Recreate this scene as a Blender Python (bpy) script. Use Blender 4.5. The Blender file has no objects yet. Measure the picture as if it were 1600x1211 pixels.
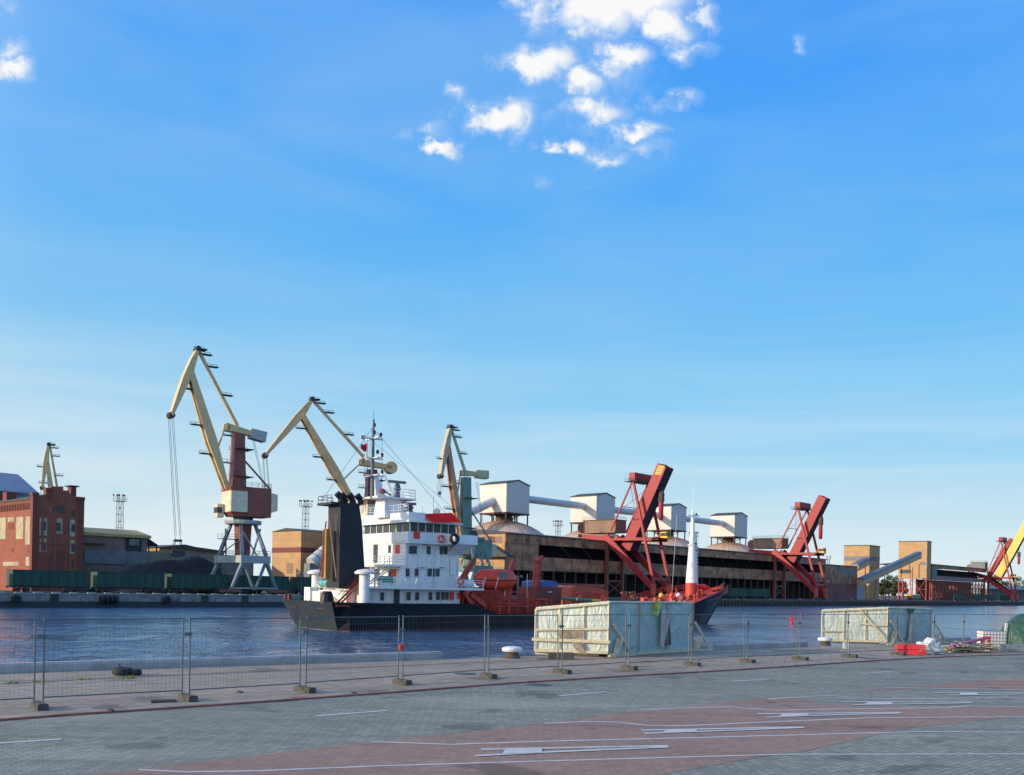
import bpy, bmesh, random
from math import *
from mathutils import Vector, Matrix
random.seed(7)
sc=bpy.context.scene
# ---------------------------------------------------------------- camera
F=1500.;CX=800.;CY=917.3;H=3.;ROLL=atan(.0205);cR=cos(ROLL);sR=sin(ROLL)
cd=bpy.data.cameras.new('camera');cam=bpy.data.objects.new('camera',cd);sc.collection.objects.link(cam)
cd.sensor_width=36.;cd.lens=F/1600*36;cd.shift_y=(CY-605.5)/1600;cd.clip_start=.1;cd.clip_end=20000
cam.matrix_world=Matrix(((cR,-sR,0,0),(0,0,-1,0),(sR,cR,0,H),(0,0,0,1)))
sc.camera=cam
# ---------------------------------------------------------------- light
SUN_EL=radians(15.);SX,SY=-.90,-.36
sc.view_settings.view_transform='Standard';sc.view_settings.look='None';sc.view_settings.exposure=0.0;sc.view_settings.gamma=1
sd=bpy.data.lights.new('sun','SUN');sd.energy=4.4;sd.angle=radians(.55);sd.color=(1.,.80,.57)
so=bpy.data.objects.new('sun',sd);sc.collection.objects.link(so)
l=hypot(SX,SY);sv=Vector((SX/l*cos(SUN_EL),SY/l*cos(SUN_EL),sin(SUN_EL)))
so.rotation_euler=sv.to_track_quat('Z','Y').to_euler();so.location=(-200,-80,120)
def lin(c):
    o=[]
    for v in c:
        v/=255.;o.append(v/12.92 if v<=.04045 else ((v+.055)/1.055)**2.4)
    return tuple(o)+(1.,)
def ray(px,py):
    u=(px-CX)/F;v=(CY-py)/F
    return u*cR-v*sR,u*sR+v*cR
def G(px,py,z=0.):
    a,b=ray(px,py);Y=(z-H)/b
    return (a*Y,Y)
W=bpy.data.worlds.new('World');sc.world=W;W.use_nodes=True
nt=W.node_tree;nt.nodes.clear()
def nn(t,tree,**k):
    n=tree.nodes.new(t)
    for a,b in k.items():setattr(n,a,b)
    return n
def mathn(tree,op,a,b=None,c=None,clamp=False):
    n=nn('ShaderNodeMath',tree,operation=op);n.use_clamp=clamp
    for i,x in enumerate((a,b,c)):
        if x is None:continue
        if isinstance(x,(int,float)):n.inputs[i].default_value=x
        else:tree.links.new(x,n.inputs[i])
    return n.outputs[0]
def vm(tree,op,a,b=None,out=0):
    n=nn('ShaderNodeVectorMath',tree,operation=op)
    for i,x in enumerate((a,b)):
        if x is None:continue
        if isinstance(x,tuple):n.inputs[i].default_value=x
        else:tree.links.new(x,n.inputs[i])
    return n.outputs[out]
def ramp(tree,fac,stops,interp='LINEAR'):
    n=nn('ShaderNodeValToRGB',tree);n.color_ramp.interpolation=interp
    e=n.color_ramp.elements
    while len(e)<len(stops):e.new(.5)
    for i,(p,c) in enumerate(stops):
        e[i].position=p;e[i].color=c if len(c)==4 else tuple(c)+(1,)
    if fac is not None:tree.links.new(fac,n.inputs[0])
    return n.outputs[0]
def mixc(tree,f,a,b,mode='MIX'):
    n=nn('ShaderNodeMix',tree,data_type='RGBA',blend_type=mode)
    for s,x in ((n.inputs[0],f),(n.inputs[6],a),(n.inputs[7],b)):
        if isinstance(x,(int,float)):s.default_value=x
        elif isinstance(x,tuple):s.default_value=x if len(x)==4 else x+(1,)
        else:tree.links.new(x,s)
    return n.outputs[2]
def world():
    L=nt.links
    tc=nn('ShaderNodeTexCoord',nt);d=tc.outputs['Generated']
    sp=nn('ShaderNodeSeparateXYZ',nt);L.new(d,sp.inputs[0])
    x,y,z=sp.outputs
    sky=nn('ShaderNodeTexSky',nt,sky_type='NISHITA');sky.sun_disc=False
    sky.sun_elevation=SUN_EL;sky.sun_rotation=atan2(SX,SY);sky.air_density=1.;sky.dust_density=.6;sky.ozone_density=2.
    nish=vm(nt,'SCALE',sky.outputs[0]);nish.node.inputs[3].default_value=.10
    zc=mathn(nt,'MAXIMUM',z,0.)
    # clear afternoon gradient, right (away from the sun) and left (towards it)
    right=ramp(nt,zc,[(0,lin((226,240,243))),(.03,lin((212,235,243))),(.075,lin((180,221,242))),(.13,lin((142,211,246))),(.20,lin((112,200,249))),(.30,lin((88,182,250))),(.42,lin((68,164,254))),(.6,lin((56,146,250))),(1,lin((40,105,210)))])
    left=ramp(nt,zc,[(0,lin((232,240,240))),(.03,lin((222,236,238))),(.075,lin((198,226,238))),(.13,lin((170,217,243))),(.20,lin((142,206,244))),(.30,lin((112,190,247))),(.42,lin((92,174,249))),(.6,lin((90,162,245))),(1,lin((50,115,215)))])
    az=mathn(nt,'MULTIPLY_ADD',x,-.95,.5,True)
    base=mixc(nt,az,right,left)
    # thin veil of high haze streaks
    mp=vm(nt,'MULTIPLY',d,(1.6,1.6,6.));
    ns=nn('ShaderNodeTexNoise',nt);L.new(mp,ns.inputs['Vector']);ns.inputs['Scale'].default_value=2.2;ns.inputs['Detail'].default_value=5;ns.inputs['Roughness'].default_value=.5;ns.inputs['Distortion'].default_value=.6
    veil=mathn(nt,'MULTIPLY',ramp(nt,ns.outputs[0],[(.36,(0,0,0,1)),(.72,(1,1,1,1))]),ramp(nt,zc,[(.04,(0,0,0,1)),(.25,(.34,.34,.34,1))]))
    base=mixc(nt,veil,base,lin((160,206,242)))
    # streaky pale haze low over the horizon
    mp2=vm(nt,'MULTIPLY',d,(1.1,1.1,14.));n5=nn('ShaderNodeTexNoise',nt);L.new(mp2,n5.inputs['Vector']);n5.inputs['Scale'].default_value=1.7;n5.inputs['Detail'].default_value=6;n5.inputs['Roughness'].default_value=.55;n5.inputs['Distortion'].default_value=.8
    low=ramp(nt,zc,[(0,(.95,.95,.95,1)),(.06,(.80,.80,.80,1)),(.14,(.45,.45,.45,1)),(.24,(.12,.12,.12,1)),(.34,(0,0,0,1))])
    hz=mathn(nt,'MULTIPLY',mathn(nt,'MULTIPLY',low,ramp(nt,n5.outputs[0],[(.32,(.25,.25,.25,1)),(.68,(1,1,1,1))])),mathn(nt,'MULTIPLY_ADD',az,.55,.75))
    base=mixc(nt,hz,base,lin((228,241,247)))
    base=mixc(nt,.05,base,nish)
    # extra pale sky glow added around the out-of-view sun to fill shaded sides
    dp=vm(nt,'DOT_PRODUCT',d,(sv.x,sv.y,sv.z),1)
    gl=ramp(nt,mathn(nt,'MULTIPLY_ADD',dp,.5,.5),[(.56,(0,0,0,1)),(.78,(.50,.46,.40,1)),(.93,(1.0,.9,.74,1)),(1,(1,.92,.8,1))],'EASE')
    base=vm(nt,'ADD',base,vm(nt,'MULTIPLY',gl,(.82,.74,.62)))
    # cumulus: soft blobs around fixed sky directions, edges broken up by noise
    ysafe=mathn(nt,'MAXIMUM',y,.02)
    cx=mathn(nt,'DIVIDE',x,ysafe);cz=mathn(nt,'DIVIDE',z,ysafe)
    cb=nn('ShaderNodeCombineXYZ',nt);L.new(cx,cb.inputs[0]);L.new(cz,cb.inputs[1]);P=cb.outputs[0]
    n1=nn('ShaderNodeTexNoise',nt);L.new(P,n1.inputs['Vector']);n1.inputs['Scale'].default_value=17;n1.inputs['Detail'].default_value=8;n1.inputs['Roughness'].default_value=.62
    warp=vm(nt,'MULTIPLY',vm(nt,'SUBTRACT',n1.outputs['Color'],(.5,.5,.5)),(.095,.07,0.))
    PW=vm(nt,'ADD',P,warp)
    n2=nn('ShaderNodeTexNoise',nt);L.new(P,n2.inputs['Vector']);n2.inputs['Scale'].default_value=34;n2.inputs['Detail'].default_value=9;n2.inputs['Roughness'].default_value=.68
    blobs=[(925,20,70,36,1.),(1040,42,36,28,1.),(880,-15,75,30,1.),(1000,0,70,40,1.),(838,22,26,26,.55),(848,97,45,27,1.),(970,88,40,24,.95),(965,110,40,25,.40),(912,131,34,22,1.),(935,170,48,16,.75),(772,184,42,24,1.),(812,190,22,26,.55),(690,228,26,11,.95),(888,232,19,13,.9),(995,203,34,15,.95),(955,205,16,20,.45),(935,244,36,13,.6),(1005,232,38,12,.38),(710,150,16,13,.5),(672,208,34,8,.45),(1100,22,17,27,.6),(1072,75,42,15,.5),(1065,150,24,14,.5),(1030,160,30,8,.3),(20,112,28,17,.85),(12,80,24,20,.5),(10,5,20,14,.4),(1254,72,11,12,.35),(850,293,14,7,.25),(905,140,60,60,.12)]
    acc=None;soft=None
    for bx,by,rx,rz,dn in blobs:
        a,b=ray(bx,by)
        q=vm(nt,'MULTIPLY',vm(nt,'SUBTRACT',PW,(a,b,0.)),(F/rx/1.1,F/rz/1.1,0.))
        ln=vm(nt,'LENGTH',q,None,1)
        v=mathn(nt,'MULTIPLY',mathn(nt,'SUBTRACT',1.35,ln),dn)
        acc=v if acc is None else mathn(nt,'MAXIMUM',acc,v)
    acc=mathn(nt,'MULTIPLY_ADD',mathn(nt,'SUBTRACT',n2.outputs[0],.5),1.25,acc)
    dens=ramp(nt,acc,[(.02,(0,0,0,1)),(.36,(.26,.26,.26,1)),(.60,(.72,.72,.72,1)),(.86,(1,1,1,1))])
    dens=mathn(nt,'MULTIPLY',dens,mathn(nt,'GREATER_THAN',y,.05))
    cshade=mixc(nt,ramp(nt,acc,[(.35,(0,0,0,1)),(.95,(1,1,1,1))]),lin((214,228,245)),lin((250,250,251)))
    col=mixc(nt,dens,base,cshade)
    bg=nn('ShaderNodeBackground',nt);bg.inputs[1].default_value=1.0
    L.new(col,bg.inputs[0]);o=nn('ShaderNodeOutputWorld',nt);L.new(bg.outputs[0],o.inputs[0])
world()
# ---------------------------------------------------------------- frames (real positions on site)
class Fr:
    def __init__(s,O,d,z0=0.):
        l=hypot(*d);s.O=O;s.d=(d[0]/l,d[1]/l);s.n=(-s.d[1],s.d[0]);s.z0=z0;s.ang=atan2(s.d[1],s.d[0])
    def loc(s,X,Y):
        x=X-s.O[0];y=Y-s.O[1]
        return x*s.d[0]+y*s.d[1],x*s.n[0]+y*s.n[1]
    def W(s,x,y):
        return s.O[0]+x*s.d[0]+y*s.n[0],s.O[1]+x*s.d[1]+y*s.n[1]
    def Y(s,px,py,c):
        a,b=ray(px,py)
        t=(c+s.O[0]*s.n[0]+s.O[1]*s.n[1])/(a*s.n[0]+s.n[1])
        return (s.loc(a*t,t)[0],c,b*t+H-s.z0)
    def X(s,px,py,c):
        a,b=ray(px,py)
        t=(c+s.O[0]*s.d[0]+s.O[1]*s.d[1])/(a*s.d[0]+s.d[1])
        return (c,s.loc(a*t,t)[1],b*t+H-s.z0)
    def Z(s,px,py,z):
        X,Y=G(px,py,z+s.z0)
        return s.loc(X,Y)+(z,)
    def sub(s,x,y,z=0.,d=(1,0)):
        dd=(d[0]*s.d[0]+d[1]*s.n[0],d[0]*s.d[1]+d[1]*s.n[1])
        return Fr(s.W(x,y),dd,s.z0+z)
def conv(A,B):
    def f(p):
        w=A.W(p[0],p[1]);q=B.loc(*w)
        return (q[0],q[1],p[2]+A.z0-B.z0)
    return f
Q=Fr((-78.,195.),(1350.,1500.))          # far quay: x along the edge, y inland
S=Fr((-21.,113.),(52.,40.),-2.75)        # the ship: x forward, y to port
N=Fr((-3.,39.5),(1.,.735))               # near quay
WATER=-2.75
# ---------------------------------------------------------------- mesh builder
class MB:
    def __init__(s,tf=None):s.v=[];s.f=[];s.mi=[];s.cur=0;s.tf=tf
    def add(s,vs,fs):
        b=len(s.v)
        if s.tf:vs=[s.tf(p) for p in vs]
        s.v+=[tuple(p) for p in vs];s.f+=[tuple(b+i for i in f) for f in fs];s.mi+=[s.cur]*len(fs);return s
    def box(s,x0,x1,y0,y1,z0,z1):
        return s.add([(x0,y0,z0),(x1,y0,z0),(x1,y1,z0),(x0,y1,z0),(x0,y0,z1),(x1,y0,z1),(x1,y1,z1),(x0,y1,z1)],[(0,3,2,1),(4,5,6,7),(0,1,5,4),(1,2,6,5),(2,3,7,6),(3,0,4,7)])
    def beam(s,p,q,w,h=None,w2=None,h2=None,up=(0,0,1)):
        h=w if h is None else h;w2=w if w2 is None else w2;h2=h if h2 is None else h2
        p=Vector(p);q=Vector(q);d=(q-p)
        if d.length<1e-6:return s
        d.normalize();u=Vector(up)
        if abs(d.dot(u))>.98:u=Vector((1,0,0))
        a=d.cross(u).normalized();b=a.cross(d).normalized()
        vs=[p-a*w/2-b*h/2,p+a*w/2-b*h/2,p+a*w/2+b*h/2,p-a*w/2+b*h/2,q-a*w2/2-b*h2/2,q+a*w2/2-b*h2/2,q+a*w2/2+b*h2/2,q-a*w2/2+b*h2/2]
        return s.add(vs,[(0,3,2,1),(4,5,6,7),(0,1,5,4),(1,2,6,5),(2,3,7,6),(3,0,4,7)])
    def tube(s,p,q,r,r2=None,n=8,cap=True):
        r2=r if r2 is None else r2
        p=Vector(p);q=Vector(q);d=q-p
        if d.length<1e-6:return s
        d.normalize();u=Vector((0,0,1)) if abs(d.z)<.98 else Vector((1,0,0))
        a=d.cross(u).normalized();b=a.cross(d)
        vs=[];
        for k in range(n):
            t=2*pi*k/n;o=a*cos(t)+b*sin(t);vs.append(p+o*r)
        for k in range(n):
            t=2*pi*k/n;o=a*cos(t)+b*sin(t);vs.append(q+o*r2)
        fs=[(k,(k+1)%n,n+(k+1)%n,n+k) for k in range(n)]
        if cap:fs+=[tuple(range(n-1,-1,-1)),tuple(range(n,2*n))]
        return s.add(vs,fs)
    def path(s,pts,r,n=5):
        for a,b in zip(pts,pts[1:]):s.tube(a,b,r,r,n)
        return s
    def poly(s,pts,off):
        n=len(pts);off=Vector(off);vs=[Vector(p) for p in pts];vs+=[p+off for p in vs]
        return s.add(vs,[tuple(range(n-1,-1,-1)),tuple(range(n,2*n))]+[(k,(k+1)%n,n+(k+1)%n,n+k) for k in range(n)])
    def lathe(s,c,prof,n=16,axis='z'):
        vs=[]
        for r,z in prof:
            for k in range(n):
                t=2*pi*k/n
                if axis=='z':vs.append((c[0]+r*cos(t),c[1]+r*sin(t),c[2]+z))
                elif axis=='x':vs.append((c[0]+z,c[1]+r*cos(t),c[2]+r*sin(t)))
                else:vs.append((c[0]+r*cos(t),c[1]+z,c[2]+r*sin(t)))
        fs=[]
        for i in range(len(prof)-1):
            for k in range(n):fs.append((i*n+k,i*n+(k+1)%n,(i+1)*n+(k+1)%n,(i+1)*n+k))
        fs+=[tuple(range(n-1,-1,-1)),tuple(range((len(prof)-1)*n,len(prof)*n))]
        return s.add(vs,fs)
    def torus(s,c,R,r,axis='z',n=18,m=8):
        vs=[];fs=[]
        for i in range(n):
            t=2*pi*i/n
            for j in range(m):
                u=2*pi*j/m;a=(R+r*cos(u));p=(a*cos(t),a*sin(t),r*sin(u))
                if axis=='y':p=(p[0],p[2],p[1])
                if axis=='x':p=(p[2],p[0],p[1])
                vs.append((c[0]+p[0],c[1]+p[1],c[2]+p[2]))
                fs.append((i*m+j,i*m+(j+1)%m,((i+1)%n)*m+(j+1)%m,((i+1)%n)*m+j))
        return s.add(vs,fs)
    def rail(s,pts,h=1.,bars=2,sp=1.3,r=.035):
        for a,b in zip(pts,pts[1:]):
            a=Vector(a);b=Vector(b);L=(b-a).length;n=max(1,int(L/sp))
            for k in range(n+1):
                p=a.lerp(b,k/n);s.tube(p,p+Vector((0,0,h)),r,r,4)
            for j in range(bars+1):
                o=Vector((0,0,h*(j+1)/(bars+1)));s.tube(a+o,b+o,r*.8,r*.8,4)
        return s
    def lattice(s,p,q,w,w2,step=2.,r=.09):
        # square lattice mast/boom between p and q
        p=Vector(p);q=Vector(q);d=(q-p);L=d.length;d.normalize();u=Vector((0,0,1)) if abs(d.z)<.9 else Vector((1,0,0))
        a=d.cross(u).normalized();b=a.cross(d).normalized();n=max(2,int(L/step))
        def cor(t):
            ww=(w+(w2-w)*t)/2;c=p+d*L*t
            return [c+a*ww+b*ww,c-a*ww+b*ww,c-a*ww-b*ww,c+a*ww-b*ww]
        pr=cor(0)
        for k in range(1,n+1):
            cu=cor(k/n)
            for i in range(4):
                s.tube(pr[i],cu[i],r,r,4);s.tube(cu[i],cu[(i+1)%4],r*.7,r*.7,4)
                s.tube(pr[i],cu[(i+1)%4],r*.6,r*.6,4) if k%2 else s.tube(pr[(i+1)%4],cu[i],r*.6,r*.6,4)
            pr=cu
        return s
    def done(s,name,mats,parent=None,smooth=False,label=None,stuff=False):
        me=bpy.data.meshes.new(name)
        me.from_pydata([tuple(p) for p in s.v],[],s.f)
        bm=bmesh.new();bm.from_mesh(me);bmesh.ops.recalc_face_normals(bm,faces=bm.faces);bm.to_mesh(me);bm.free()
        if not isinstance(mats,(list,tuple)):mats=[mats]
        for m in mats:me.materials.append(m)
        for p,i in zip(me.polygons,s.mi):
            p.material_index=min(i,len(mats)-1)
            if smooth:p.use_smooth=True
        if smooth:
            try:me.set_sharp_from_angle(angle=radians(40))
            except Exception:pass
        o=bpy.data.objects.new(name,me);sc.collection.objects.link(o)
        if parent is not None:o.parent=parent
        if label:o['label']=label
        if stuff:o['kind']='stuff'
        return o
def tag(o,label,cat,group=None,kind=None):
    if label:o['label']=label
    if cat:o['category']=cat
    if group:o['group']=group
    if kind:o['kind']=kind
    return o
def thing(name,label,cat,fr=None,group=None,xyz=None,rot=0.):
    o=bpy.data.objects.new(name,None);sc.collection.objects.link(o);o.empty_display_size=.5
    if fr is not None:o.location=(fr.O[0],fr.O[1],fr.z0);o.rotation_euler=(0,0,fr.ang)
    if xyz is not None:o.location=xyz;o.rotation_euler=(0,0,rot)
    return tag(o,label,cat,group)
def place(o,fr):o.location=(fr.O[0],fr.O[1],fr.z0);o.rotation_euler=(0,0,fr.ang);return o
def copy_tree(o,parent=None,label=None):
    c=o.copy();sc.collection.objects.link(c);c.parent=parent
    if label:c['label']=label
    for ch in list(o.children):copy_tree(ch,c)
    return c
# ---------------------------------------------------------------- materials
MATS={}
def mat(name,c,rough=.6,var=.18,vs=.6,dirt=None,dirt_amt=.0,dscale=(.5,.5,.08),metal=0.,ribs=None,brick=None,bump=0.,bscale=8.,spec=.5,panel=None):
    if name in MATS:return MATS[name]
    m=bpy.data.materials.new(name);m.use_nodes=True;t=m.node_tree;t.nodes.clear();L=t.links
    o=nn('ShaderNodeOutputMaterial',t);b=nn('ShaderNodeBsdfPrincipled',t);L.new(b.outputs[0],o.inputs[0])
    b.inputs['Roughness'].default_value=rough;b.inputs['Metallic'].default_value=metal
    b.inputs['Specular IOR Level'].default_value=spec
    tc=nn('ShaderNodeTexCoord',t);P=tc.outputs['Object']
    c4=tuple(c)+(1,);dk=tuple(x*(1-var*1.6) for x in c)+(1,);lt=tuple(min(1,x*(1+var)) for x in c)+(1,)
    n=nn('ShaderNodeTexNoise',t);L.new(P,n.inputs['Vector']);n.inputs['Scale'].default_value=vs;n.inputs['Detail'].default_value=6;n.inputs['Roughness'].default_value=.65
    col=ramp(t,n.outputs[0],[(.3,dk),(.52,c4),(.75,lt)])
    hgt=None
    sp=None
    if ribs or brick or panel:
        sp=nn('ShaderNodeSeparateXYZ',t);L.new(P,sp.inputs[0]);xy=mathn(t,'ADD',sp.outputs[0],sp.outputs[1])
    if panel:
        pw,ph,amt=panel
        cb=nn('ShaderNodeCombineXYZ',t);L.new(mathn(t,'DIVIDE',xy,pw),cb.inputs[0]);L.new(mathn(t,'DIVIDE',sp.outputs[2],ph),cb.inputs[1])
        fl=vm(t,'FLOOR',cb.outputs[0]);wn=nn('ShaderNodeTexWhiteNoise',t);L.new(fl,wn.inputs['Vector'])
        k=mathn(t,'MULTIPLY_ADD',wn.outputs[0],amt,1-amt*.6)
        g=nn('ShaderNodeCombineColor',t)
        for i in range(3):L.new(k,g.inputs[i])
        col=mixc(t,1.,col,g.outputs[0],'MULTIPLY')
        fr=vm(t,'FRACTION',cb.outputs[0]);s2=nn('ShaderNodeSeparateXYZ',t);L.new(fr,s2.inputs[0])
        ln=mathn(t,'MAXIMUM',mathn(t,'LESS_THAN',s2.outputs[0],.05*1.2/pw),mathn(t,'LESS_THAN',s2.outputs[1],.06/ph))
        col=mixc(t,mathn(t,'MULTIPLY',ln,.45),col,tuple(x*.35 for x in c)+(1,))
    if brick:
        cb=nn('ShaderNodeCombineXYZ',t);L.new(xy,cb.inputs[0]);L.new(sp.outputs[2],cb.inputs[1])
        bt=nn('ShaderNodeTexBrick',t);L.new(cb.outputs[0],bt.inputs['Vector']);bt.inputs['Scale'].default_value=1
        bt.inputs['Brick Width'].default_value=brick[0];bt.inputs['Row Height'].default_value=brick[1];bt.inputs['Mortar Size'].default_value=brick[1]*.12
        L.new(col,bt.inputs['Color1']);bt.inputs['Color2'].default_value=tuple(x*.72 for x in c)+(1,);bt.inputs['Mortar'].default_value=tuple(x*.6+.04 for x in c)+(1,)
        col=bt.outputs[0]
    if dirt:
        mp=nn('ShaderNodeMapping',t);L.new(P,mp.inputs[0]);mp.inputs['Scale'].default_value=dscale
        d=nn('ShaderNodeTexNoise',t);L.new(mp.outputs[0],d.inputs['Vector']);d.inputs['Scale'].default_value=2.;d.inputs['Detail'].default_value=7;d.inputs['Roughness'].default_value=.7
        lo=.72-.42*dirt_amt
        f=ramp(t,d.outputs[0],[(lo,(0,0,0,1)),(min(.98,lo+.16),(1,1,1,1))])
        col=mixc(t,mathn(t,'MULTIPLY',f,.8),col,tuple(dirt)+(1,))
    L.new(col,b.inputs['Base Color'])
    nrm=None
    if ribs:
        w=mathn(t,'SINE',mathn(t,'MULTIPLY',xy,2*pi/ribs))
        bp=nn('ShaderNodeBump',t);L.new(w,bp.inputs['Height']);bp.inputs['Strength'].default_value=.5;bp.inputs['Distance'].default_value=ribs*.12;nrm=bp.outputs[0]
    if bump:
        n3=nn('ShaderNodeTexNoise',t);L.new(P,n3.inputs['Vector']);n3.inputs['Scale'].default_value=bscale;n3.inputs['Detail'].default_value=6
        bp=nn('ShaderNodeBump',t);L.new(n3.outputs[0],bp.inputs['Height']);bp.inputs['Strength'].default_value=.7;bp.inputs['Distance'].default_value=bump
        if nrm:L.new(nrm,bp.inputs['Normal'])
        nrm=bp.outputs[0]
    if nrm:L.new(nrm,b.inputs['Normal'])
    rr=mathn(t,'MULTIPLY_ADD',n.outputs[0],.25,rough-.12);L.new(rr,b.inputs['Roughness'])
    MATS[name]=m;return m
RUST=(.16,.055,.02);SOOT=(.035,.03,.028)
m_cream=mat('cream_paint',(.66,.48,.23),.5,.10,.8,(.34,.15,.05),.30,(.5,.5,.15))
m_cream2=mat('warm_cream_paint',(.72,.46,.21),.5,.14,.8,(.36,.14,.05),.42,(.5,.5,.15))
m_pale=mat('pale_cabin_paint',(.66,.60,.42),.5,.1,.8,(.3,.18,.08),.25,panel=(2.,1.2,.12))
m_redbrown=mat('red_brown_paint',(.25,.065,.045),.5,.2,.5,(.12,.04,.03),.35)
m_grnp=mat('crane_green_paint',(.13,.24,.20),.55,.15,.6,(.2,.13,.06),.25)
m_yelgrn=mat('pale_green_paint',(.44,.44,.25),.55,.12,.6,RUST,.2)
m_blugry=mat('blue_grey_paint',(.17,.22,.25),.55,.12,.7,(.16,.10,.07),.25)
m_dark=mat('dark_steel',(.035,.04,.045),.6,.2,1.)
m_rope=mat('steel_rope',(.06,.065,.075),.6,.1)
m_red=mat('loader_red_paint',(.33,.014,.022),.55,.15,.4,(.16,.035,.03),.28,(.4,.4,.2))
m_red2=mat('loader_orange_red_paint',(.50,.075,.035),.45,.15,.5,(.2,.05,.03),.25)
m_yel=mat('boom_yellow_paint',(.72,.50,.10),.5,.1,.6,(.3,.16,.05),.2)
m_white=mat('ship_white_paint',(.78,.78,.76),.42,.07,.6,(.42,.29,.18),.30,(1.6,1.6,.14),panel=(2.4,2.6,.05))
m_hull=mat('hull_black_paint',(.007,.009,.016),.45,.25,.4,(.05,.03,.025),.24,(.5,.5,.3),spec=.25,panel=(6.,1.7,.5))
m_hullgrey=mat('transom_grey_paint',(.024,.035,.040),.55,.2,.5,(.10,.06,.045),.2,(.3,.3,.5))
m_boot=mat('boot_top_red_paint',(.11,.025,.022),.55,.2,.6)
m_deckred=mat('deck_red_oxide',(.52,.06,.032),.55,.25,.9,(.14,.03,.02),.36,(1,1,.6))
m_orange=mat('lifeboat_orange',(.90,.06,.015),.35,.08,.6)
m_brightred=mat('bright_red',(.80,.025,.02),.45,.05)
m_glass=mat('dark_window_glass',(.045,.06,.065),.25,.05,spec=.25)
m_teal=mat('teal_machinery_paint',(.10,.36,.34),.45,.15)
m_green=mat('green_paint',(.05,.24,.13),.5,.15)
m_blue=mat('blue_cover',(.07,.12,.34),.6,.15,2.)
m_gold=mat('hose_yellow',(.75,.50,.03),.5,.1)
m_black=mat('rubber_black',(.018,.018,.018),.75,.3,3.,bump=.01)
m_brick=mat('red_brick',(.34,.095,.05),.85,.30,.35,(.16,.07,.05),.42,(.5,.5,.3),brick=(.5,.16))
m_plaster=mat('grey_green_render',(.42,.38,.25),.85,.28,.5,(.30,.12,.07),.35,(.6,.6,.4))
m_brickdk=mat('dark_brick_trim',(.22,.06,.04),.85,.3,.8,brick=(.5,.16))
m_roofgrey=mat('grey_sheet_roof',(.34,.36,.42),.5,.1,.3,ribs=.9)
m_roofdk=mat('dark_felt_roof',(.05,.055,.06),.7,.2,.5)
m_ochre=mat('ochre_cladding',(.47,.285,.125),.6,.09,.4,(.30,.15,.06),.25,(.5,.5,.12),ribs=.6,panel=(1.9,1.6,.16))
m_tan=mat('sooty_tan_cladding',(.50,.235,.12),.7,.25,.3,(.03,.022,.02),.58,(.16,.16,.10),ribs=.5,panel=(6.,2.4,.35))
m_brownwall=mat('brown_sheet_wall',(.26,.17,.13),.7,.2,.3,SOOT,.3,(.5,.5,.1),ribs=.5)
m_greywall=mat('grey_sheet_wall',(.19,.20,.21),.7,.2,.3,SOOT,.3,(.5,.5,.1),ribs=.5)
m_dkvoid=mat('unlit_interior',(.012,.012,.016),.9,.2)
m_maroon=mat('maroon_band',(.16,.025,.035),.6,.1)
m_siloclad=mat('white_sheet_cladding',(.62,.59,.54),.45,.04,.3,(.5,.36,.22),.12,(.3,.3,.06),ribs=.5)
m_pipe=mat('silver_duct_sheet',(.60,.60,.60),.4,.1,.6,(.35,.27,.22),.32,(.6,.6,.3))
m_conc=mat('quay_concrete',(.26,.245,.225),.85,.3,.5,(.07,.05,.045),.5,(.25,.25,.12),bump=.03,bscale=3.)
m_conclt=mat('kerb_concrete',(.36,.37,.36),.85,.22,1.2,(.12,.12,.12),.30,(.5,.5,.6),bump=.01)
m_wagon=mat('wagon_green_paint',(.022,.085,.062),.65,.25,.4,(.05,.035,.025),.4,(.4,.4,.15),panel=(1.75,9.,.3))
m_coal=mat('coal',(.02,.02,.024),.9,.4,1.,bump=.25,bscale=1.6)
m_galv=mat('galvanised_steel',(.12,.145,.16),.5,.15,2.,metal=.2)
m_wood=mat('pale_timber',(.64,.56,.38),.75,.18,2.5,(.3,.2,.1),.3,(1,1,1))
m_woodgrey=mat('weathered_timber',(.36,.30,.22),.8,.25,2.)
m_leaf=mat('tree_foliage',(.05,.085,.03),.8,.4,.3)
m_bark=mat('tree_bark',(.09,.065,.045),.9,.3)
m_grass=mat('weed_green',(.12,.22,.03),.8,.3,4.)
m_block=mat('fence_foot_concrete',(.085,.085,.07),.9,.25,3.,bump=.01)
m_purple=mat('faded_purple_paint',(.36,.10,.20),.5,.2,1.)
m_amber=mat('amber_lens',(.8,.4,.05),.3,.1)
def tarp_mat(name,c,dark):
    m=bpy.data.materials.new(name);m.use_nodes=True;t=m.node_tree;b=t.nodes['Principled BSDF'];L=t.links
    tc=nn('ShaderNodeTexCoord',t);P=tc.outputs['Object']
    mp=nn('ShaderNodeMapping',t);L.new(P,mp.inputs[0]);mp.inputs['Rotation'].default_value=(.5,.6,.4);mp.inputs['Scale'].default_value=(1,3.2,1)
    w=nn('ShaderNodeTexNoise',t);L.new(mp.outputs[0],w.inputs['Vector']);w.inputs['Scale'].default_value=1.5;w.inputs['Detail'].default_value=5;w.inputs['Distortion'].default_value=1.2
    L.new(ramp(t,w.outputs[0],[(.3,tuple(dark)+(1,)),(.6,tuple(c)+(1,))]),b.inputs['Base Color'])
    bp=nn('ShaderNodeBump',t);L.new(w.outputs[0],bp.inputs['Height']);bp.inputs['Strength'].default_value=1.;bp.inputs['Distance'].default_value=.11
    L.new(bp.outputs[0],b.inputs['Normal']);b.inputs['Roughness'].default_value=.42
    return m
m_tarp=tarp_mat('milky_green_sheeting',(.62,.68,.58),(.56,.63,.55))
m_tarpshade=tarp_mat('shade_toned_green_sheeting',(.36,.50,.50),(.24,.38,.40))  # darker, bluer copy of the crate sheeting, shade put into its colour
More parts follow.
